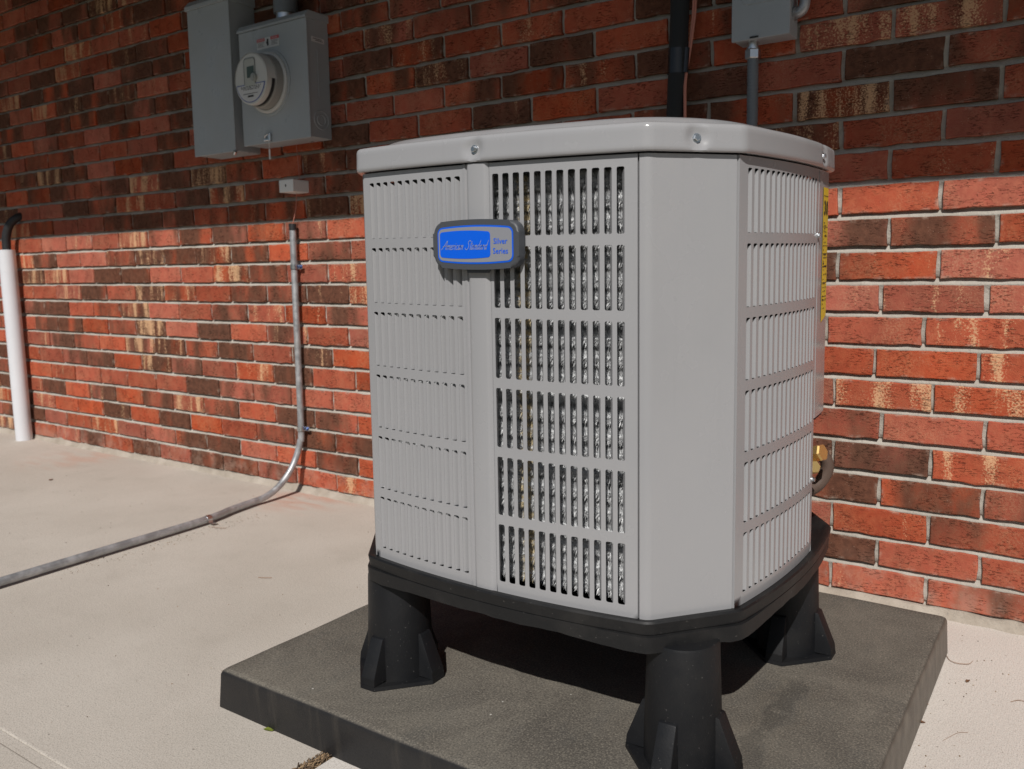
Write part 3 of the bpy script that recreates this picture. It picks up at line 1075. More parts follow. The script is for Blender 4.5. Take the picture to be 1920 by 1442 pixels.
# recessed valve corner under the service panel
bm = bmesh.new()
run = [(-0.3725, -0.539), (-0.470, -0.505), (-0.488, -0.300), (-0.690, -0.268)]
g = [[bm.verts.new((x, y, z)) for x, y in run] for z in (Z_LO, 0.505)]
for k in range(3): bm.faces.new((g[0][k], g[0][k + 1], g[1][k + 1], g[1][k]))
obj('valve_plate', bm, M_PAINT, AC)
bm = bmesh.new()
top_ = [p for p in outline(-0.002, step=.02) if p.x > -0.70 and p.y > -0.539]
f_ = [bm.verts.new((p.x, p.y, 0.5005)) for p in top_] + [bm.verts.new((-0.70, -0.30, 0.5005)), bm.verts.new((-0.70, -0.50, 0.5005))]
bm.faces.new(f_)
obj('valve_shelf', bm, M_PAINT, AC)

# near-black sheets added inside the cabinet, standing in for the shade behind the coil
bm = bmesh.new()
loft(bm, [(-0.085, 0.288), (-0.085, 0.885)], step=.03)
obj('shade_liner', bm, M_DARK, AC)
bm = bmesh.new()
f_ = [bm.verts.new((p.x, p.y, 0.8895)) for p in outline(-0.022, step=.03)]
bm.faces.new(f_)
obj('shade_ceiling', tilt_bm(bm), M_DARK, AC)

# spine-fin coil behind the front panels
rc_ = np.random.RandomState(5)
V, Fc, MI = [], [], []
pitch = 0.0262
zc = np.arange(0.312, 0.880, pitch)
ux = np.arange(-0.955, -0.470, 0.0011)
pts_ = [(x, np.array(front_map(x, 0.0, 0.0275))) for x in ux]
for layer, (zo, yo) in enumerate(((0.0, 0.0), (pitch / 2, 0.020))):
    for z in zc + zo:
        for i, (x, b0) in enumerate(pts_):
            tan_ = layer == 0 and abs(x - (-0.6655) - 0.003 * math.sin(z * 40)) < 0.0085
            ns = 16 if layer == 0 else 8
            a = rc_.uniform(0, 2 * math.pi, ns)
            ln = rc_.uniform(0.0100, 0.0158, ns)
            lean = rc_.normal(0, 0.0022, ns)
            for aa, l_, le in zip(a.tolist(), ln.tolist(), lean.tolist()):
                dy, dz = math.cos(aa), math.sin(aa)
                if dy > 0.6: continue
                k = len(V)
                bx_, by_, bz_ = b0[0], b0[1] + yo, z
                V.append((bx_ - .00045, by_ + dy * .0042, bz_ + dz * .0042))
                V.append((bx_ + .00045, by_ + dy * .0042 + .0003, bz_ + dz * .0042))
                V.append((bx_ + le, by_ + dy * l_, bz_ + dz * l_))
                Fc.append((k, k + 1, k + 2)); MI.append(1 if tan_ else 0)
me = bpy.data.meshes.new('coil_spines')
me.from_pydata(V, [], Fc)
finish(me, [M_FIN, M_FIN_TAN])
me.polygons.foreach_set('material_index', np.array(MI, dtype=np.int32))
coil = obj('coil', tilt_bm(tube(bmesh.new(), [front_map(x, zc[0], .0275) for x in np.linspace(-.955, -.47, 12)], .0045, 8)), M_FIN, AC)
o = obj('coil_spines', me, None, coil); o['kind'] = 'stuff'
for z in zc[1:]:
    bm = bmesh.new(); tube(bm, [front_map(x, z, .0275) for x in np.linspace(-.955, -.47, 12)], .0045, 8)
    obj('coil_tube', bm, M_FIN, coil)

bm = bmesh.new()
g = [[bm.verts.new(tilt(front_map(x, z, .050))) for x in np.linspace(-.958, -.468, 24)] for z in (0.300, 0.878)]
for k in range(23): bm.faces.new((g[0][k], g[0][k + 1], g[1][k + 1], g[1][k]))
obj('coil_back', bm, mat('coil_back_metal', (0.30, 0.305, 0.31), .6, .3), coil)

# top cover -------------------------------------------------------------
SCREWS = [Vector((-0.7265, yf(-0.7265) - .009, 0.9065)), Vector((-0.4252, -0.8810, 0.9065)), Vector((-0.3610, -0.5370, 0.9065)), Vector((-1.0198, -0.8810, 0.9065))]
bm = bmesh.new()
prof = [(-0.012, 0.8905), (0.004, 0.8893), (0.0068, 0.8893), (0.0085, 0.8910), (0.0088, 0.8950), (0.0086, 0.8990), (0.0084, 0.9030), (0.0083, 0.9065), (0.0082, 0.9100), (0.0081, 0.9140), (0.0080, 0.9185), (0.0068, 0.9222), (0.0042, 0.9244), (0.0000, 0.9254),
        (-0.0140, 0.9258), (-0.0200, 0.9272), (-0.0260, 0.9305), (-0.0320, 0.9348), (-0.0400, 0.9378), (-0.0520, 0.9398)]
rings = loft(bm, prof, soften=500, step=0.004)
pts = outline(-0.06, step=0.004)
# blend on to a round fan opening
n = len(rings[0])
circ = []
prev = rings[-1]
for R_, z, f in ((0.255, 0.9406, .5), (0.243, 0.9408, 1.0), (0.236, 0.939, 1.0), (0.234, 0.920, 1.0), (0.236, 0.892, 1.0)):
    cur = []
    for k in range(n):
        p = rings[-1][k].co
        a = math.atan2(p.y - UY, p.x - UX)
        q = Vector((UX + R_ * math.cos(a), UY + R_ * math.sin(a), z))
        if f < 1: q = p.lerp(q, f); q.z = z
        cur.append(bm.verts.new(q))
    for k in range(n): bm.faces.new((prev[k], prev[(k + 1) % n], cur[(k + 1) % n], cur[k]))
    prev = cur
# dimples around the screws
for v in bm.verts:
    if 0.889 < v.co.z < 0.925:
        for s in SCREWS:
            d = math.hypot(math.hypot(v.co.x - s.x, v.co.y - s.y), (v.co.z - s.z) * (0.8 if v.co.z > s.z else 1.0))
            if d < 0.019:
                c = Vector((UX - s.x, UY - s.y, 0)).normalized()
                v.co += c * 0.0060 * (1 - (d / 0.019) ** 2) ** 1.4
tilt_bm(bm)
cap = obj('top_cover', bm, M_PAINT, AC, smooth=50)


def hex_screw(c, nrm, r_, h, m, name='screw', parent=None, washer=True):
    nrm = Vector(nrm).normalized()
    u = nrm.cross(Vector((0, 0, 1))).normalized(); v = nrm.cross(u)
    bm = bmesh.new()
    c = Vector(c)
    def ring(rr, d, n, ph=0.0): return [bm.verts.new(c + nrm * d + (u * math.cos(a) + v * math.sin(a)) * rr) for a in (ph + 2 * math.pi * k / n for k in range(n))]
    if washer:
        a, b = ring(r_ * 1.45, 0, 20), ring(r_ * 1.4, h * .28, 20)
        for k in range(20): bm.faces.new((a[k], a[(k + 1) % 20], b[(k + 1) % 20], b[k]))
        bm.faces.new(b)
    a, b, d = ring(r_, h * .2, 6, .3), ring(r_, h * .85, 6, .3), ring(r_ * .82, h, 6, .3)
    for A_, B_ in ((a, b), (b, d)):
        for k in range(6): bm.faces.new((A_[k], A_[(k + 1) % 6], B_[(k + 1) % 6], B_[k]))
    bm.faces.new(d)
    return obj(name, bm, m, parent)


for s in SCREWS:
    nrm = Vector((s.x - UX, s.y - UY, 0))
    if abs(nrm.x) < .1: nrm = Vector((0, -1, 0))
    elif abs(nrm.y) < .1: nrm = Vector((1, 0, 0))
    hex_screw(tilt(s) - nrm.normalized() * .0062, nrm, 0.0042, 0.0052, M_STEEL, 'screw', cap)
# fan guard of concentric wires over the opening
bm = bmesh.new()
for R_ in np.linspace(0.045, 0.232, 14):
    pts = [(UX + R_ * math.cos(a), UY + R_ * math.sin(a), 0.9385) for a in np.linspace(0, 2 * math.pi, 49)]
    tube(bm, pts, 0.0011, 6, False)
for k in range(8):
    a = k * math.pi / 4
    tube(bm, [(UX + r_ * math.cos(a), UY + r_ * math.sin(a), 0.9360) for r_ in (0.03, 0.236)], 0.0022, 6, False)
obj('fan_guard', tilt_bm(bm), mat('guard_wire', (0.05, 0.05, 0.05), .5), cap)
bm = bmesh.new()
tube(bm, [(UX, UY, .80), (UX, UY, .915)], .075, 24)
for k in range(3):
    a = k * 2.094
    q = [Vector((UX + r_ * math.cos(a + d), UY + r_ * math.sin(a + d), z)) for r_, d, z in ((.07, -.35, .86), (.215, -.32, .85), (.22, .32, .895), (.07, .35, .885))]
    bm.faces.new([bm.verts.new(x) for x in q])
obj('fan', bm, M_DARK, AC)
# side screws on the right-hand panel edge
for z in (0.7870, 0.402):
    p = tilt(right_map(-0.5402, z, -0.0002)); hex_screw(p, (1, .0, 0), .0036, .0045, M_STEEL, 'screw', AC)

# yellow sticker with print on the service panel
st = []
us = np.linspace(-0.507, -0.462, 8)
for j, z in enumerate(np.linspace(0.650, 0.862, 8)):
    st.append([right_map(u, z + (0.010 * (u + .506) / .05 if j == 0 else 0), -0.0008) for u in us])
bm = bmesh.new()
g = [[bm.verts.new(tilt(p)) for p in r_] for r_ in st]
for a, b in zip(g, g[1:]):
    for k in range(7): bm.faces.new((a[k], a[k + 1], b[k + 1], b[k]))
stk = obj('warning_sticker', bm, M_YELLOW, AC)


def ink_patch(bm, u0, u1, z0, z1, d=-0.0013):
    bm.faces.new([bm.verts.new(tilt(right_map(u, z, d))) for u, z in ((u0, z0), (u1, z0), (u1, z1), (u0, z1))])


def text_mesh(body, size, shear=0.0, bold=0.0, space=1.0, align='CENTER'):
    cu = bpy.data.curves.new('t', 'FONT')
    cu.body = body; cu.size = size; cu.shear = shear; cu.align_x = align; cu.align_y = 'CENTER'
    cu.offset = bold; cu.space_character = space; cu.resolution_u = 3
    o = bpy.data.objects.new('t', cu); COL.objects.link(o)
    dg = bpy.context.evaluated_depsgraph_get(); dg.update()
    me = bpy.data.meshes.new_from_object(o.evaluated_get(dg))
    COL.objects.unlink(o); bpy.data.objects.remove(o); bpy.data.curves.remove(cu)
    return me


def place_text(name, body, size, mapf, m, parent, shear=0.0, bold=0.0, space=1.0, sx=1.0):
    me = text_mesh(body, size, shear, bold, space)
    for v in me.vertices: v.co = mapf(v.co.x * sx, v.co.y)
    me.materials.clear()
    return obj(name, me, m, parent)


for ch, uo in (('3', -.0105), ('0', .0105)):
    place_text('sticker_print', ch, 0.030, lambda u, v: tilt(right_map(-0.4845 + uo * .9 + u * 1.02, 0.829 + v, -0.0014)), M_INK, stk, bold=.0012)
bm = bmesh.new()
rs = random.Random(4)
ink_patch(bm, -0.504, -0.466, 0.8485, 0.8495)
for z in (0.800, 0.758, 0.738, 0.712, 0.690): ink_patch(bm, -0.505, -0.465, z, z + .0009)
zz = 0.806
while zz > 0.668:
    u = -0.503 + rs.uniform(0, .006)
    for _ in range(rs.randint(1, 4)):
        L = rs.uniform(.003, .011)
        if u + L > -0.467: break
        ink_patch(bm, u, u + L, zz, zz + rs.choice((.0012, .0016, .003)))
        u += L + rs.uniform(.002, .006)
    zz -= rs.uniform(.004, .0075)
obj('sticker_print', bm, M_INK, stk)['kind'] = 'stuff'

# badge ---------------------------------------------------------------
bz = 0.7780
BX, BS = -0.7205, 0.905


def badge_map(d):
    def f(u, v): return tilt((BX + u * BS, -0.9508 - d, bz + v * BS))
    return f


BG = {}
bm = bmesh.new()
prism(bm, rrect(0.166, 0.0665, 0.0165, 6, 0.0045, nb=12), lambda u, v, d: tilt((BX + u * BS, -0.9508 - d, bz + v * BS)), -0.003, 0.0105, 0.0045, 3)
badge = obj('badge', bm, M_BADGE, AC, smooth=40)
def plate(name, w_, h_, r_, bulge, d0, d1, m, cx_=0.0, cy_=0.0):
    bm = bmesh.new()
    prism(bm, rrect(w_, h_, r_, 5, bulge, cx_, cy_, nb=12), lambda u, v, d: tilt((BX + u * BS, -0.9508 - d, bz + v * BS)), d0, d1)
    return obj(name, bm, m, badge)
plate('badge_rim', 0.1460, 0.0505, 0.0090, 0.0038, 0.0100, 0.0109, M_BLUE)
plate('badge_plate', 0.1415, 0.0462, 0.0075, 0.0034, 0.0105, 0.0113, M_SILVER)
plate('badge_panel', 0.0985, 0.0375, 0.0045, 0.0024, 0.0110, 0.0117, M_BLUE, -0.0185)
# script lettering drawn as thin joined strokes
GL = {
 'A': ([[(0, 0), (.28, .35), (.62, 1.0), (.66, .5), (.68, 0)], [(.12, .36), (.50, .42), (.82, .46)]], .80),
 'm': ([[(0, .42), (.06, .48), (.05, 0)], [(.05, .2), (.2, .5), (.27, .42), (.24, 0)], [(.25, .2), (.4, .5), (.48, .4), (.45, .06), (.55, .04)]], .60),
 'n': ([[(0, .42), (.06, .48), (.05, 0)], [(.05, .2), (.2, .5), (.28, .4), (.25, .06), (.36, .04)]], .40),
 'e': ([[(0, .22), (.2, .3), (.22, .44), (.12, .5), (.02, .34), (.03, .1), (.14, 0), (.32, .1)]], .35),
 'r': ([[(0, .42), (.07, .5), (.06, 0)], [(.06, .26), (.16, .46), (.28, .46)]], .30),
 'i': ([[(0, .4), (.06, .48), (.05, .05), (.14, .03)], [(.07, .66), (.09, .7)]], .19),
 'c': ([[(.26, .42), (.15, .5), (.03, .34), (.04, .1), (.15, 0), (.31, .1)]], .34),
 'a': ([[(.27, .42), (.15, .5), (.02, .32), (.04, .05), (.15, .03), (.27, .34), (.29, .48), (.27, .07), (.38, .05)]], .42),
 'S': ([[(.60, .86), (.48, 1.0), (.28, .93), (.22, .74), (.40, .52), (.44, .24), (.26, .0), (.03, .06), (-.05, .22)]], .66),
 't': ([[(.10, .92), (.08, .3), (.11, .02), (.24, .08)], [(-.04, .62), (.27, .66)]], .26),
 'd': ([[(.26, .42), (.15, .5), (.02, .32), (.04, .05), (.15, .03), (.27, .34)], [(.31, 1.02), (.27, .3), (.29, .06), (.38, .05)]], .42),
}


def script_text(text, x0, base, size, mapf, width):
    tot = sum(GL[c][1] if c != ' ' else .34 for c in text)
    k = width / tot
    bm = bmesh.new()
    x = x0
    for c in text:
        if c == ' ': x += .34 * k; continue
        st_, adv = GL[c]
        for s in st_:
            q = [(x + px * k + py * size * .38, base + py * size) for px, py in s]
            q = [(p.x, p.y) for p in smooth_path([(a, b, 0) for a, b in q], 5)]
            hw_ = size * .030
            L_, R_ = [], []
            for i in range(len(q)):
                a, b = q[max(i - 1, 0)], q[min(i + 1, len(q) - 1)]
                dx, dy = b[0] - a[0], b[1] - a[1]
                l_ = math.hypot(dx, dy) or 1
                L_.append(bm.verts.new(mapf(q[i][0] - dy / l_ * hw_, q[i][1] + dx / l_ * hw_)))
                R_.append(bm.verts.new(mapf(q[i][0] + dy / l_ * hw_, q[i][1] - dx / l_ * hw_)))
            for i in range(len(q) - 1): bm.faces.new((L_[i], R_[i], R_[i + 1], L_[i + 1]))
        x += adv * k
    return bm


obj('badge_lettering', script_text('American Standard', -0.0650, -0.0075, 0.0135, badge_map(.0120), .0895), mat('badge_letter', (0.26, 0.30, 0.42), .5), badge)
place_text('badge_lettering', 'Silver', 0.0118, lambda u, v: badge_map(.0117)(0.0498 + u, 0.0042 + v), M_BLUE, badge, bold=.0001)
place_text('badge_lettering', 'Series', 0.0118, lambda u, v: badge_map(.0117)(0.0498 + u, -0.0102 + v), M_BLUE, badge, bold=.0001)
bm = bmesh.new()
prism(bm, [(-0.021, 0.004), (0.021, 0.004), (0.017, -0.0035), (-0.017, -0.0035)], lambda u, v, d: tilt((BX + u, -0.9505 - d, bz - 0.0350 + v)), 0.0, 0.006)
obj('badge_clip', bm, M_BADGE, badge)

# brass service valves in the cut-away corner
def hexnut(bm, c, d, r_, h):
    d = Vector(d).normalized(); u = d.cross(Vector((0, 0, 1))).normalized(); v = d.cross(u); c = Vector(c)
    prof = [(r_ * .88, 0), (r_, h * .1), (r_, h * .85), (r_ * .86, h)]
    rg = [[bm.verts.new(c + d * z + (u * math.cos(a) + v * math.sin(a)) * q) for a in (math.pi / 3 * k for k in range(6))] for q, z in prof]
    for a, b in zip(rg, rg[1:]):
        for k in range(6): bm.faces.new((a[k], a[(k + 1) % 6], b[(k + 1) % 6], b[k]))
    bm.faces.new(rg[0][::-1]); bm.faces.new(rg[-1])


bm = bmesh.new(); tube(bm, [(-0.470, -0.470, 0.425), (-0.388, -0.464, 0.432)], .010, 16); hexnut(bm, (-0.391, -0.464, 0.4300), (1, -.35, .32), .0150, .020)
vb = obj('service_valve', bm, M_BRASS, AC)
bm = bmesh.new(); hexnut(bm, (-0.391, -0.480, 0.4085), (.8, -.85, .45), .0118, .016); tube(bm, [(-.45, -.455, .413), (-.395, -.478, .411)], .009, 12)
obj('service_valve', bm, M_BRASS, AC)

# ------------------------------------------------------------------ refrigerant line and wires
bm = bmesh.new()
pth = smooth_path([(-0.405, -0.425, 0.424), (-0.388, -0.41, 0.414), (-0.383, -0.405, 0.396), (-0.389, -0.408, 0.376), (-0.402, -0.415, 0.359), (-0.430, -0.42, 0.343), (-0.465, -0.41, 0.335)], 6)
tube(bm, pth, .0115, 18)
tag(obj('refrigerant_tube', bm, M_FOAMBR, smooth=50), 'brown wrapped refrigerant tube curling beside the brass valves', 'tube')
bm = bmesh.new()
pth = smooth_path([(-0.8445, -0.040, 2.118), (-0.8445, -0.040, 1.55), (-0.8445, -0.04, 1.37), (-0.849, -0.04, 1.24), (-0.854, -0.04, 1.11), (-0.862, -0.042, 0.9), (-0.855, -0.06, 0.6), (-0.80, -0.12, 0.45), (-0.70, -0.20, 0.42)], 10)
tube(bm, pth, .0222, 24)
ln = obj('insulated_line', bm, M_RUBBER, smooth=50)
tag(ln, 'black foam insulated line running up the wall behind the unit', 'insulated pipe')
bm = bmesh.new()
tube(bm, [(-0.8492, -0.04, 1.262), (-0.8506, -0.04, 1.205)], .0229, 24, False)
obj('tape_band', bm, M_TAPE, ln, smooth=60)
wr_ = []
for dx, dy in ((0, 0), (0.0045, 0.003)):
    bm = bmesh.new()
    pth = smooth_path([(-0.8135 + dx, -0.030 + dy, 2.118), (-0.8145 + dx, -0.030 + dy, 1.55), (-0.8150 + dx, -0.030 + dy, 1.37), (-0.820 + dx, -0.031, 1.30), (-0.8255 + dx * .5, -0.037, 1.235), (-0.829 + dx * .4, -0.045, 1.18), (-0.8262 + dx * .3, -0.05, 1.105), (-0.826, -0.05, 0.9), (-0.80, -0.15, .6)], 8)
    tube(bm, pth, .0031, 8)
    wr_.append(bm)
tag(obj('thermostat_wire', wr_[0], M_COPPER, smooth=60), 'thin copper coloured wire taped closest to the black insulated line', 'wire')
tag(obj('thermostat_wire', wr_[1], M_COPPER, smooth=60), 'thin copper coloured wire on the outer side of the pair beside the black line', 'wire')
bm = bmesh.new(); tube(bm, [(-0.8270, -0.040, 1.262), (-0.8290, -0.044, 1.205)], .0075, 12, False)
obj('tape_band', bm, M_TAPE, ln)

# ------------------------------------------------------------------ disconnect box, flexible conduit
db = empty('disconnect_box', (-0.643, 0, 1.2525), 'small grey electrical disconnect box on the wall above the air conditioner', 'electrical box')
bm = bmesh.new(); box(bm, -0.7060, -0.5795, -0.052, 0.002, 1.2525, 1.49, .002, 2); obj('enclosure', bm, M_BOX, db, smooth=40)
bm = bmesh.new(); box(bm, -0.7095, -0.5770, -0.0605, -0.0528, 1.2505, 1.495, .0025, 2); cv = obj('cover', bm, M_BOX, db, smooth=40)
bm = bmesh.new(); prism(bm, rrect(.085, .09, .012), lambda u, v, d: Vector((-0.643 + u, -0.0606 - d, 1.370 + v)), 0, .0022, .0015, 2); obj('embossed_panel', bm, M_BOX, cv, smooth=40)
bm = bmesh.new(); box(bm, -0.6660, -0.6465, -0.0622, -0.0610, 1.2530, 1.2565); obj('slot', bm, M_INK, cv)
bm = bmesh.new()
tube(bm, [(-0.6690, -0.032, 1.2525), (-0.6690, -0.032, 1.236)], .0115, 18); tube(bm, [(-0.6690, -0.032, 1.240), (-0.6690, -0.032, 1.236)], .0145, 18)
hexnut(bm, (-0.6690, -0.032, 1.2150), (0.0001, 0, 1), .0175, .022)
fx = empty('flexible_conduit', (-0.669, -0.032, 1.09), 'grey flexible conduit dropping from the small disconnect box behind the unit', 'conduit')
obj('connector', bm, M_STEEL, fx, smooth=25)
bm = bmesh.new()
pth = smooth_path([(-0.6690, -0.032, 1.216), (-0.6688, -0.032, 1.15), (-0.6680, -0.034, 1.08), (-0.667, -0.05, 0.93), (-0.66, -0.12, 0.75), (-0.655, -0.2, 0.66)], 26)
rad = [0.0124 + .0005 * math.sin(i * 2.1) for i in range(len(pth))]
tube(bm, pth, .0124, 20, True, rad)
obj('jacket', bm, M_FLEX, fx, smooth=60)
bm = bmesh.new()
pth = smooth_path([(-0.5790, -0.028, 1.2990), (-0.5700, -0.028, 1.2985), (-0.5600, -0.028, 1.305), (-0.5555, -0.028, 1.317), (-0.5550, -0.028, 1.332)], 6)
tube(bm, pth, .0112, 18)
for q in ((-0.579, -0.573), ):
    tube(bm, [(q[0], -0.028, 1.299), (q[1], -0.028, 1.2985)], .0150, 18)
tube(bm, [(-0.555, -0.028, 1.328), (-0.555, -0.028, 1.343)], .0145, 18)
tube(bm, [(-0.555, -0.028, 1.34), (-0.555, -0.028, 2.118)], .0105, 16)
tag(obj('elbow_conduit', bm, M_EMT, smooth=40), 'silver metal elbow and conduit leaving the right side of the disconnect box', 'conduit')

# ------------------------------------------------------------------ electric service
wt = empty('wiring_trough', (-2.54, 0, 1.156), 'tall plain grey metal enclosure left of the electric meter', 'electrical box')
bm = bmesh.new(); box(bm, -2.648, -2.431, -0.094, 0.002, 1.160, 1.645, .002, 2); obj('enclosure', bm, M_BOX, wt, smooth=40)
bm = bmesh.new(); box(bm, -2.652, -2.427, -0.1005, -0.0945, 1.1565, 1.640, .003, 2); cv = obj('cover', bm, M_BOX, wt, smooth=40)
bm = bmesh.new(); prism(bm, [(-0.106, 1.640), (-0.106, 1.652), (-0.09, 1.672), (0.002, 1.672), (0.002, 1.640)], lambda u, v, d: Vector((d, u, v)), -2.656, -2.423); obj('hood', bm, M_BOX, wt)
bm = bmesh.new(); tube(bm, [(-2.434, -0.099, 1.149), (-2.426, -0.101, 1.157)], .006, 10); obj('hasp', bm, M_STEEL, wt)

mb = empty('meter_box', (-2.237, 0, 1.171), 'grey metal meter box with warning label and side knockout', 'electrical box')
bm = bmesh.new(); box(bm, -2.397, -2.077, -0.079, 0.002, 1.175, 1.535, .002, 2); enc = obj('enclosure', bm, M_BOX, mb, smooth=40)
bm = bmesh.new(); box(bm, -2.401, -2.073, -0.087, -0.0795, 1.171, 1.530, .003, 2); cv = obj('cover', bm, M_BOX, mb, smooth=40)
bm = bmesh.new(); prism(bm, [(-0.0905, 1.5305), (-0.0905, 1.537), (-0.080, 1.552), (0.002, 1.552), (0.002, 1.5305)], lambda u, v, d: Vector((d, u, v)), -2.404, -2.070); obj('hood', bm, M_BOX, mb)
bm = bmesh.new()
n = 48
for ra, rb_, z in ((.026, .030, .0008), (.014, .0175, .0008)):
    A_ = [bm.verts.new((-2.0766 , -0.0385 + ra * math.cos(2 * math.pi * k / n), 1.230 + ra * math.sin(2 * math.pi * k / n))) for k in range(n)]
    B_ = [bm.verts.new((-2.0748 , -0.0385 + (ra + rb_) / 2 * math.cos(2 * math.pi * k / n), 1.230 + (ra + rb_) / 2 * math.sin(2 * math.pi * k / n))) for k in range(n)]
    C_ = [bm.verts.new((-2.0766 , -0.0385 + rb_ * math.cos(2 * math.pi * k / n), 1.230 + rb_ * math.sin(2 * math.pi * k / n))) for k in range(n)]
    for k in range(n):
        bm.faces.new((A_[k], A_[(k + 1) % n], B_[(k + 1) % n], B_[k])); bm.faces.new((B_[k], B_[(k + 1) % n], C_[(k + 1) % n], C_[k]))
obj('knockout', bm, M_BOX, enc, smooth=60)
bm = bmesh.new(); box(bm, -2.0768, -2.0752, -0.045, -0.0425, 1.30, 1.44, .0006, 1); obj('side_rib', bm, M_BOX, enc)
bm = bmesh.new(); box(bm, -2.0765, -2.0757, -0.066, -0.016, 1.4640, 1.4790); lb = obj('side_label', bm, M_LABEL, enc)
bm = bmesh.new()
for z, a, b in ((1.4735, -.060, -.026), (1.4690, -.052, -.022)): box(bm, -2.0757, -2.0754, a, b, z, z + .0016)
obj('label_print', bm, M_INK, lb)
# warning label on the cover
bm = bmesh.new(); box(bm, -2.3075, -2.1995, -0.0879, -0.0872, 1.4650, 1.4980); wl = obj('warning_label', bm, M_LABEL, cv)
bm = bmesh.new(); box(bm, -2.3075, -2.2685, -0.0882, -0.0880, 1.4880, 1.4975); obj('red_band', bm, M_RED, wl)
bm = bmesh.new(); box(bm, -2.2395, -2.1995, -0.0882, -0.0880, 1.4880, 1.4975); obj('red_band', bm, M_RED, wl)
bm = bmesh.new()
box(bm, -2.2580, -2.2500, -0.0882, -0.0880, 1.4720, 1.4930); box(bm, -2.2610, -2.2550, -0.0883, -0.0881, 1.4790, 1.4850)
for x in (-2.303, -2.236):
    for z in (1.4840, 1.4800, 1.4760, 1.4720): box(bm, x, x + .032 - (z * 1000 % 7) * .001, -0.0882, -0.0880, z, z + .0012)
obj('label_print', bm, M_INK, wl)
wh = mat('label_letter', (.7, .7, .7), .5)
place_text('label_print', 'DANGER', .0085, lambda u, v: Vector((-2.288 + u, -0.0884, 1.4926 + v)), wh, wl)
place_text('label_print', 'PELIGRO', .0075, lambda u, v: Vector((-2.2195 + u, -0.0884, 1.4926 + v)), wh, wl)
# hasp with a seal tag
bm = bmesh.new(); box(bm, -2.292, -2.258, -0.0935, -0.0872, 1.1780, 1.1860, .002, 1); box(bm, -2.266, -2.256, -0.0965, -0.0872, 1.1760, 1.2020, .002, 1)
tube(bm, [(-2.287, -0.090, 1.186), (-2.276, -0.097, 1.194), (-2.262, -0.097, 1.198)], .0022, 8)
hs = obj('hasp', bm, M_STEEL, cv)
bm = bmesh.new(); tube(bm, [(-2.262, -0.095, 1.179), (-2.2605, -0.095, 1.150)], .0009, 6); box(bm, -2.2630, -2.2575, -0.0962, -0.0945, 1.118, 1.150); obj('seal_tag', bm, M_WHITE, hs)
# hub conduit on top
bm = bmesh.new(); tube(bm, [(-2.214, -0.045, 1.551), (-2.214, -0.045, 1.572)], .030, 24); hc = obj('conduit_riser', bm, M_STEEL, smooth=40)
tag(hc, 'thick grey conduit rising from the top of the meter box', 'conduit')
bm = bmesh.new(); tube(bm, [(-2.214, -0.045, 1.572), (-2.214, -0.045, 1.64)], .037, 28); tube(bm, [(-2.214, -0.045, 1.64), (-2.214, -0.045, 2.118)], .031, 24); obj('coupling', bm, M_FLEX, hc, smooth=40)

# meter
MX, MZ = -2.2570, 1.3570
em = empty('electric_meter', (MX, -0.088, MZ), 'round white electric meter with a small display plugged into the meter box', 'electric meter')


def lathe(bm, prof, n=48, cap=True, a0=0.0, a1=2 * math.pi):
    """prof = [(radius, y)] about the meter axis"""
    full = abs(a1 - a0 - 2 * math.pi) < 1e-6
    cnt = n if full else n + 1
    rg = [[bm.verts.new((MX + r_ * math.cos(a0 + (a1 - a0) * k / n), y, MZ + r_ * math.sin(a0 + (a1 - a0) * k / n))) for k in range(cnt)] for r_, y in prof]
    for a, b in zip(rg, rg[1:]):
        for k in range(n): bm.faces.new((a[k], a[(k + 1) % cnt], b[(k + 1) % cnt], b[k]))
    if cap: bm.faces.new(rg[-1])
    return rg


bm = bmesh.new(); lathe(bm, [(.103, -0.0868), (.103, -0.0900), (.098, -0.0915), (.094, -0.0900)], cap=False); obj('socket_ring', bm, M_BOX, em, smooth=40)
bm = bmesh.new(); lathe(bm, [(.0945, -0.0868), (.0945, -0.096), (.092, -0.0985), (.087, -0.099), (.0855, -0.099)], cap=False); obj('sealing_ring', bm, mat('meter_ring', (.55, .55, .54), .3), em, smooth=40)
bm = bmesh.new(); lathe(bm, [(.0850, -0.0868), (.0830, -0.122), (.080, -0.125)]); obj('meter_base', bm, M_METERB, em, smooth=40)
bm = bmesh.new(); lathe(bm, [(.0765, -0.122), (.0760, -0.140), (.0735, -0.142)]); obj('meter_body', bm, M_CABLE, em, smooth=40)
M_MFACE = mat('meter_face', (.58, .58, .55), .35)
bm = bmesh.new(); lathe(bm, [(.0770, -0.136), (.0785, -0.139), (.0780, -0.1535), (.0750, -0.1560)]); fc = obj('meter_cover', bm, M_MFACE, em, smooth=40)
bm = bmesh.new(); lathe(bm, [(.0805, -0.120), (.0800, -0.140), (.0795, -0.1550), (.0755, -0.1570)], n=28, cap=False, a0=-.05, a1=3.25); obj('meter_hood', bm, M_MFACE, em, smooth=40)
fm = lambda d: (lambda u, v, dd: Vector((MX + u, -0.1562 - dd, MZ + v)))
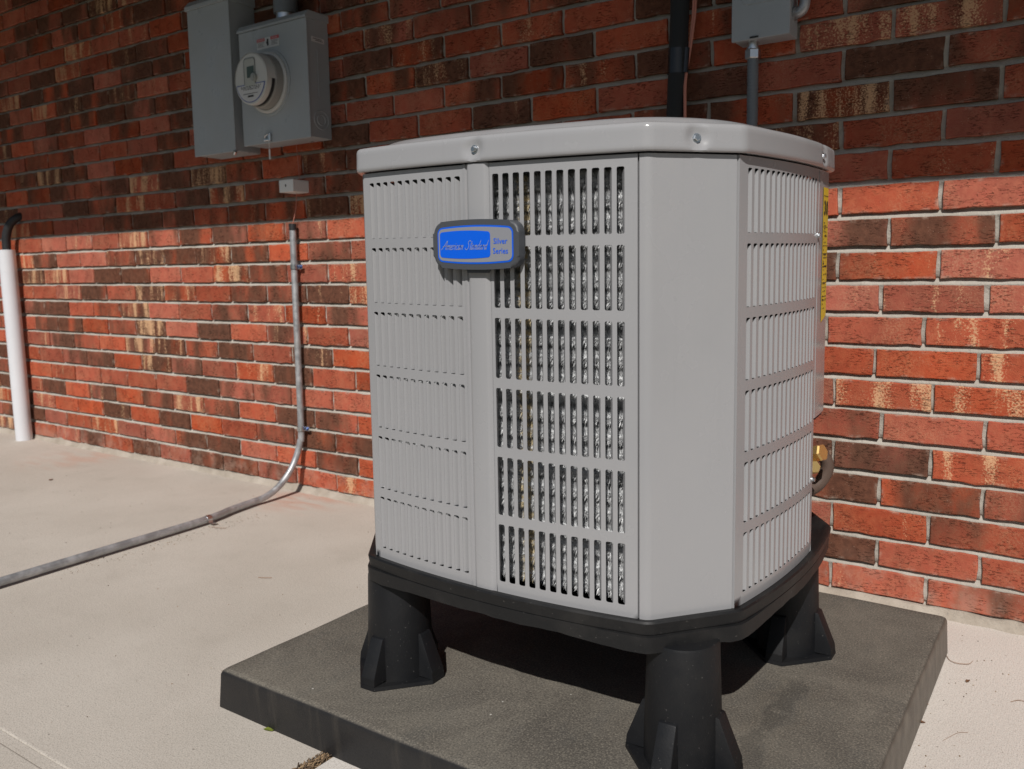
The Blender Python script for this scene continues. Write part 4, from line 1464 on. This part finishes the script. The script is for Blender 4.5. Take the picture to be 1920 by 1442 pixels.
# recessed window round the display, lower name plate
bm = bmesh.new(); prism(bm, rrect(.056, .092, .012, 5, 0, -.002, .018), fm(0), 0, .0014); obj('window_frame', bm, mat('window_grey', (.2, .21, .2), .4), fc)
bm = bmesh.new(); prism(bm, rrect(.048, .084, .009, 5, 0, -.001, .018), fm(0), .0006, .0020); obj('window_plate', bm, mat('window_plate', (.45, .46, .42), .4), fc)
bm = bmesh.new(); prism(bm, rrect(.034, .034, .002, 2, 0, .004, .020), fm(0), .0015, .0027); obj('display', bm, M_LCD, fc)
bm = bmesh.new(); tube(bm, [(MX + .021, -0.156, MZ + .002), (MX + .021, -0.1635, MZ + .002)], .012, 18); tube(bm, [(MX + .021, -0.163, MZ + .002), (MX + .021, -0.1655, MZ + .002)], .007, 14); obj('port', bm, mat('port_plastic', (.33, .34, .31), .3), fc, smooth=40)
seg = [(.0715 * math.cos(a), .0715 * math.sin(a)) for a in np.linspace(math.pi + .22, 2 * math.pi - .22, 22)]
bm = bmesh.new(); prism(bm, seg, fm(0), 0, .0012); obj('name_plate_edge', bm, M_INKB, fc)
seg = [(.0685 * math.cos(a), .0685 * math.sin(a) - .001) for a in np.linspace(math.pi + .25, 2 * math.pi - .25, 22)]
bm = bmesh.new(); prism(bm, seg, fm(0), .0006, .0016); npl = obj('name_plate', bm, M_LABEL, fc)
bm = bmesh.new()
rs = random.Random(12)
def dash(u0, u1, v0, v1): box(bm, MX + u0, MX + u1, -0.1584, -0.1579, MZ + v0, MZ + v1)
for v, a, b in ((-.0240, -.046, .05), (-.0285, -.044, .046), (-.0330, -.034, .044)):
    u = a
    while u < b:
        L = rs.uniform(.003, .010); dash(u, u + L, v, v + .0022); u += L + rs.uniform(.002, .007)
dash(-.036, .034, -.0455, -.0440); dash(-.014, .014, -.0555, -.0500)
obj('plate_print', bm, M_INK, npl)

# small white box on the wall and its wire
bx = empty('junction_box', (-2.228, -0.03, 1.015), 'small white plastic box on the wall above the thin steel conduit', 'junction box')
bm = bmesh.new(); box(bm, -2.2620, -2.1940, -0.056, 0.002, 1.0155, 1.0545, .003, 2); obj('box_base', bm, M_WHITE, bx, smooth=40)
bm = bmesh.new(); box(bm, -2.2628, -2.1932, -0.064, -0.0565, 1.0148, 1.0552, .003, 2); bl_ = obj('lid', bm, M_WHITE, bx, smooth=40)
bm = bmesh.new(); box(bm, -2.2310, -2.2265, -0.0647, -0.0641, 1.0320, 1.0400); obj('lid_mark', bm, M_INK, bl_)
bm = bmesh.new()
pth = smooth_path([(-2.232, -0.012, 1.172), (-2.229, -0.010, 1.11), (-2.226, -0.010, 1.055)], 6); tube(bm, pth, .0012, 6)
tag(obj('thin_wire', bm, M_COPPER), 'thin brown wire from the meter box down to the small white box', 'wire')
bm = bmesh.new()
pth = smooth_path([(-2.236, -0.015, 1.016), (-2.240, -0.014, 1.00), (-2.245, -0.016, 0.96), (-2.255, -0.022, 0.915)], 6); tube(bm, pth, .0012, 6)
tag(obj('thin_wire', bm, M_COPPER), 'thin brown wire hanging from the white box into the steel conduit', 'wire')

# EMT conduit along wall and floor
em2 = empty('steel_conduit', (-2.257, -0.022, 0.0), 'thin galvanised steel conduit running down the wall and out over the patio', 'conduit')
bm = bmesh.new()
pth = [(-2.2560, -0.0220, 0.912), (-2.2565, -0.0220, 0.80), (-2.2575, -0.0220, 0.5), (-2.2585, -0.0220, 0.215)]
bend = []
for k in range(1, 13):
    a = math.pi / 2 * k / 12
    bend.append((-2.2585 - .030 * math.sin(a) * (1 - math.sin(a) * .5), -0.022 - 0.185 * (1 - math.cos(a)), 0.215 - 0.1985 * math.sin(a)))
pth += bend
pth += [(-2.2560, -0.30, 0.0168), (-2.2240, -0.4275, 0.0165), (-2.2050, -0.75, 0.0165), (-2.1905, -0.978, 0.0165), (-2.165, -1.4, 0.0165), (-2.13, -2.0, 0.0165)]
pth = smooth_path(pth, 5)
tube(bm, pth, .0108, 18)
obj('tubing', bm, M_EMT, em2, smooth=50)
bm = bmesh.new(); tube(bm, [(-2.2560, -0.022, 0.896), (-2.2560, -0.022, 0.9165)], .0122, 18); obj('end_bushing', bm, M_CABLE, em2, smooth=40)


def strap(c, axis, outn, sidev):
    """one-hole strap: half hoop plus an ear with a screw; axis = tube direction"""
    c, ax, n_, s_ = Vector(c), Vector(axis).normalized(), Vector(outn).normalized(), Vector(sidev).normalized()
    bm = bmesh.new()
    path = []
    for a in np.linspace(math.radians(200), math.radians(-10), 14): path.append(c + (s_ * math.cos(a) + n_ * math.sin(a)) * .0122)
    path += [c + s_ * .0135 - n_ * .0085, c + s_ * .031 - n_ * .0088]
    prev = None
    for i, p in enumerate(path):
        d = (path[min(i + 1, len(path) - 1)] - path[max(i - 1, 0)]).normalized()
        nn = d.cross(ax).normalized()
        q = [bm.verts.new(p + ax * sx + nn * sn) for sx, sn in ((-.0075, 0), (.0075, 0), (.0075, .0013), (-.0075, .0013))]
        if prev:
            for k in range(4): bm.faces.new((prev[k], prev[(k + 1) % 4], q[(k + 1) % 4], q[k]))
        else: bm.faces.new(q)
        prev = q
    bm.faces.new(prev[::-1])
    o = obj('strap', bm, M_STEEL, em2)
    hex_screw(c + s_ * .0225 - n_ * .0078, n_, .0045, .0055, mat('strap_screw', (.12, .17, .35), .4, .8), 'screw', o)


strap((-2.2563, -0.022, 0.7750), (0, 0, 1), (0, -1, 0), (1, 0, 0))
strap((-2.2585, -0.022, 0.2280), (0, 0, 1), (0, -1, 0), (1, 0, 0))
strap((-2.2270, -0.405, 0.0165), (.1, -1, 0), (0, 0, 1), (1, .1, 0))

# white pipe with a cable
pp = empty('plastic_pipe', (-4.18, -0.043, 0.0), 'white plastic pipe standing against the brick wall at the far left', 'pipe')
bm = bmesh.new(); tube(bm, [(-4.1760, -0.0430, 0.0), (-4.1810, -0.0450, 0.45), (-4.1875, -0.0480, 0.876)], .0335, 32, False)
tube(bm, [(-4.1875, -0.0480, 0.876), (-4.1810, -0.0450, 0.45)], .030, 32, False)
rim0 = [(-4.1875 + r_ * math.cos(a), -0.048 + r_ * math.sin(a)) for r_ in (.0335, .030) for a in (2 * math.pi * k / 32 for k in range(32))]
vs = [bm.verts.new((x, y, .876)) for x, y in rim0]
for k in range(32): bm.faces.new((vs[k], vs[(k + 1) % 32], vs[32 + (k + 1) % 32], vs[32 + k]))
obj('pipe_wall', bm, M_PVC, pp, smooth=50)
bm = bmesh.new()
pth = smooth_path([(-4.186, -0.047, 0.5), (-4.187, -0.047, 0.80), (-4.188, -0.047, 0.89), (-4.181, -0.046, 0.945), (-4.165, -0.036, 0.990), (-4.149, -0.012, 1.020), (-4.143, 0.02, 1.032)], 8)
tube(bm, pth, .0175, 18)
tag(obj('black_cable', bm, M_CABLE, smooth=50), 'black cable bending from the white pipe into the brick wall', 'cable')

# ------------------------------------------------------------------ small litter on the concrete
def leaf(name, x, y, L, W, rot, m, label, z=0.001):
    bm = bmesh.new()
    pts = [(0, 0), (.25, .42), (.55, .5), (.85, .25), (1, 0), (.85, -.22), (.55, -.45), (.25, -.4)]
    ca, sa = math.cos(rot), math.sin(rot)
    cvx = bm.verts.new((x + ca * L * .5, y + sa * L * .5, z + .0015))
    vs = []
    for i, (u, v) in enumerate(pts):
        X, Y = u * L, v * W
        vs.append(bm.verts.new((x + X * ca - Y * sa, y + X * sa + Y * ca, z + .0025 * abs(v) * 2 + (.002 if i == 4 else 0))))
    for k in range(8): bm.faces.new((cvx, vs[k], vs[(k + 1) % 8]))
    return tag(obj(name, bm, m), label, 'leaf')


M_LEAFG = mat('leaf_green', (.16, .19, .03), .5)
M_LEAFB = mat('leaf_brown', (.14, .07, .035), .7)
M_TWIG = mat('twig', (.30, .20, .14), .8)
leaf('green_leaf', -1.118, -1.046, .022, .010, .2, M_LEAFG, 'small yellow green leaf by the front edge of the black pad')
leaf('dry_leaf', -0.158, -0.283, .012, .007, 1.2, M_LEAFB, 'tiny dark dry leaf on the pale concrete right of the pad')
leaf('dry_leaf', -3.230, -0.380, .022, .012, 2.2, M_LEAFB, 'dry brown leaf on the tan patio near the white pipe')
leaf('dry_leaf', -0.2095, -0.4700, .014, .007, .4, M_LEAFB, 'reddish dry leaf close to the right edge of the pad')


def twig(pts, r_, label):
    bm = bmesh.new(); tube(bm, smooth_path(pts, 5), r_, 6)
    return tag(obj('twig', bm, M_TWIG), label, 'twig')


twig([(-0.205, -0.1875, .0025), (-0.195, -0.208, .002), (-0.180, -0.214, .0025), (-0.163, -0.205, .002), (-0.158, -0.192, .003)], .0006, 'thin reddish twig by the back right corner of the pad')
twig([(-0.213, -0.368, .002), (-0.209, -0.392, .004), (-0.203, -0.402, .002)], .0006, 'short twig leaning by the right edge of the pad')
twig([(-0.084, -0.318, .0015), (-0.072, -0.306, .0025), (-0.058, -0.306, .0015)], .0005, 'fine curled twig on the pale concrete at the far right')
twig([(-0.165, -0.505, .0012), (-0.148, -0.470, .0016), (-0.134, -0.460, .0012)], .0003, 'hair thin twig lying nearest the camera on the pale concrete')
twig([(-1.713, -0.612, .0015), (-1.697, -0.606, .002), (-1.682, -0.596, .0015)], .0008, 'short dark twig on the tan patio left of the pad')
twig([(-2.19, -0.42, .003), (-2.165, -0.418, .004), (-2.14, -0.405, .002)], .0007, 'dry straw caught at the conduit strap on the patio')
# loose grit
V, Fc = [], []
r3 = random.Random(9)
for i in range(420):
    if r3.random() < .10: x, y = -0.17 + r3.gauss(0, .05), r3.uniform(-.6, -.05)
    elif r3.random() < .5:
        s = r3.random(); x, y = -2.19 + .0 * s + r3.gauss(.02, .02), -.25 - s * .6
    else: x, y = r3.uniform(-3.8, -1.26), r3.uniform(-1.25, -.03)
    if -1.26 < x < -.195 and y > -1.06: continue
    L = r3.uniform(.0006, .0019)
    k = len(V)
    a = r3.uniform(0, 3.14)
    for j in range(3): V.append((x + L * math.cos(a + j * 2.1), y + L * math.sin(a + j * 2.1), .0006))
    V.append((x, y, .0006 + L))
    Fc += [(k, k + 1, k + 3), (k + 1, k + 2, k + 3), (k + 2, k, k + 3)]
me = bpy.data.meshes.new('grit'); me.from_pydata(V, [], Fc)
tag(obj('grit', me, M_DEBRIS), kind='stuff')
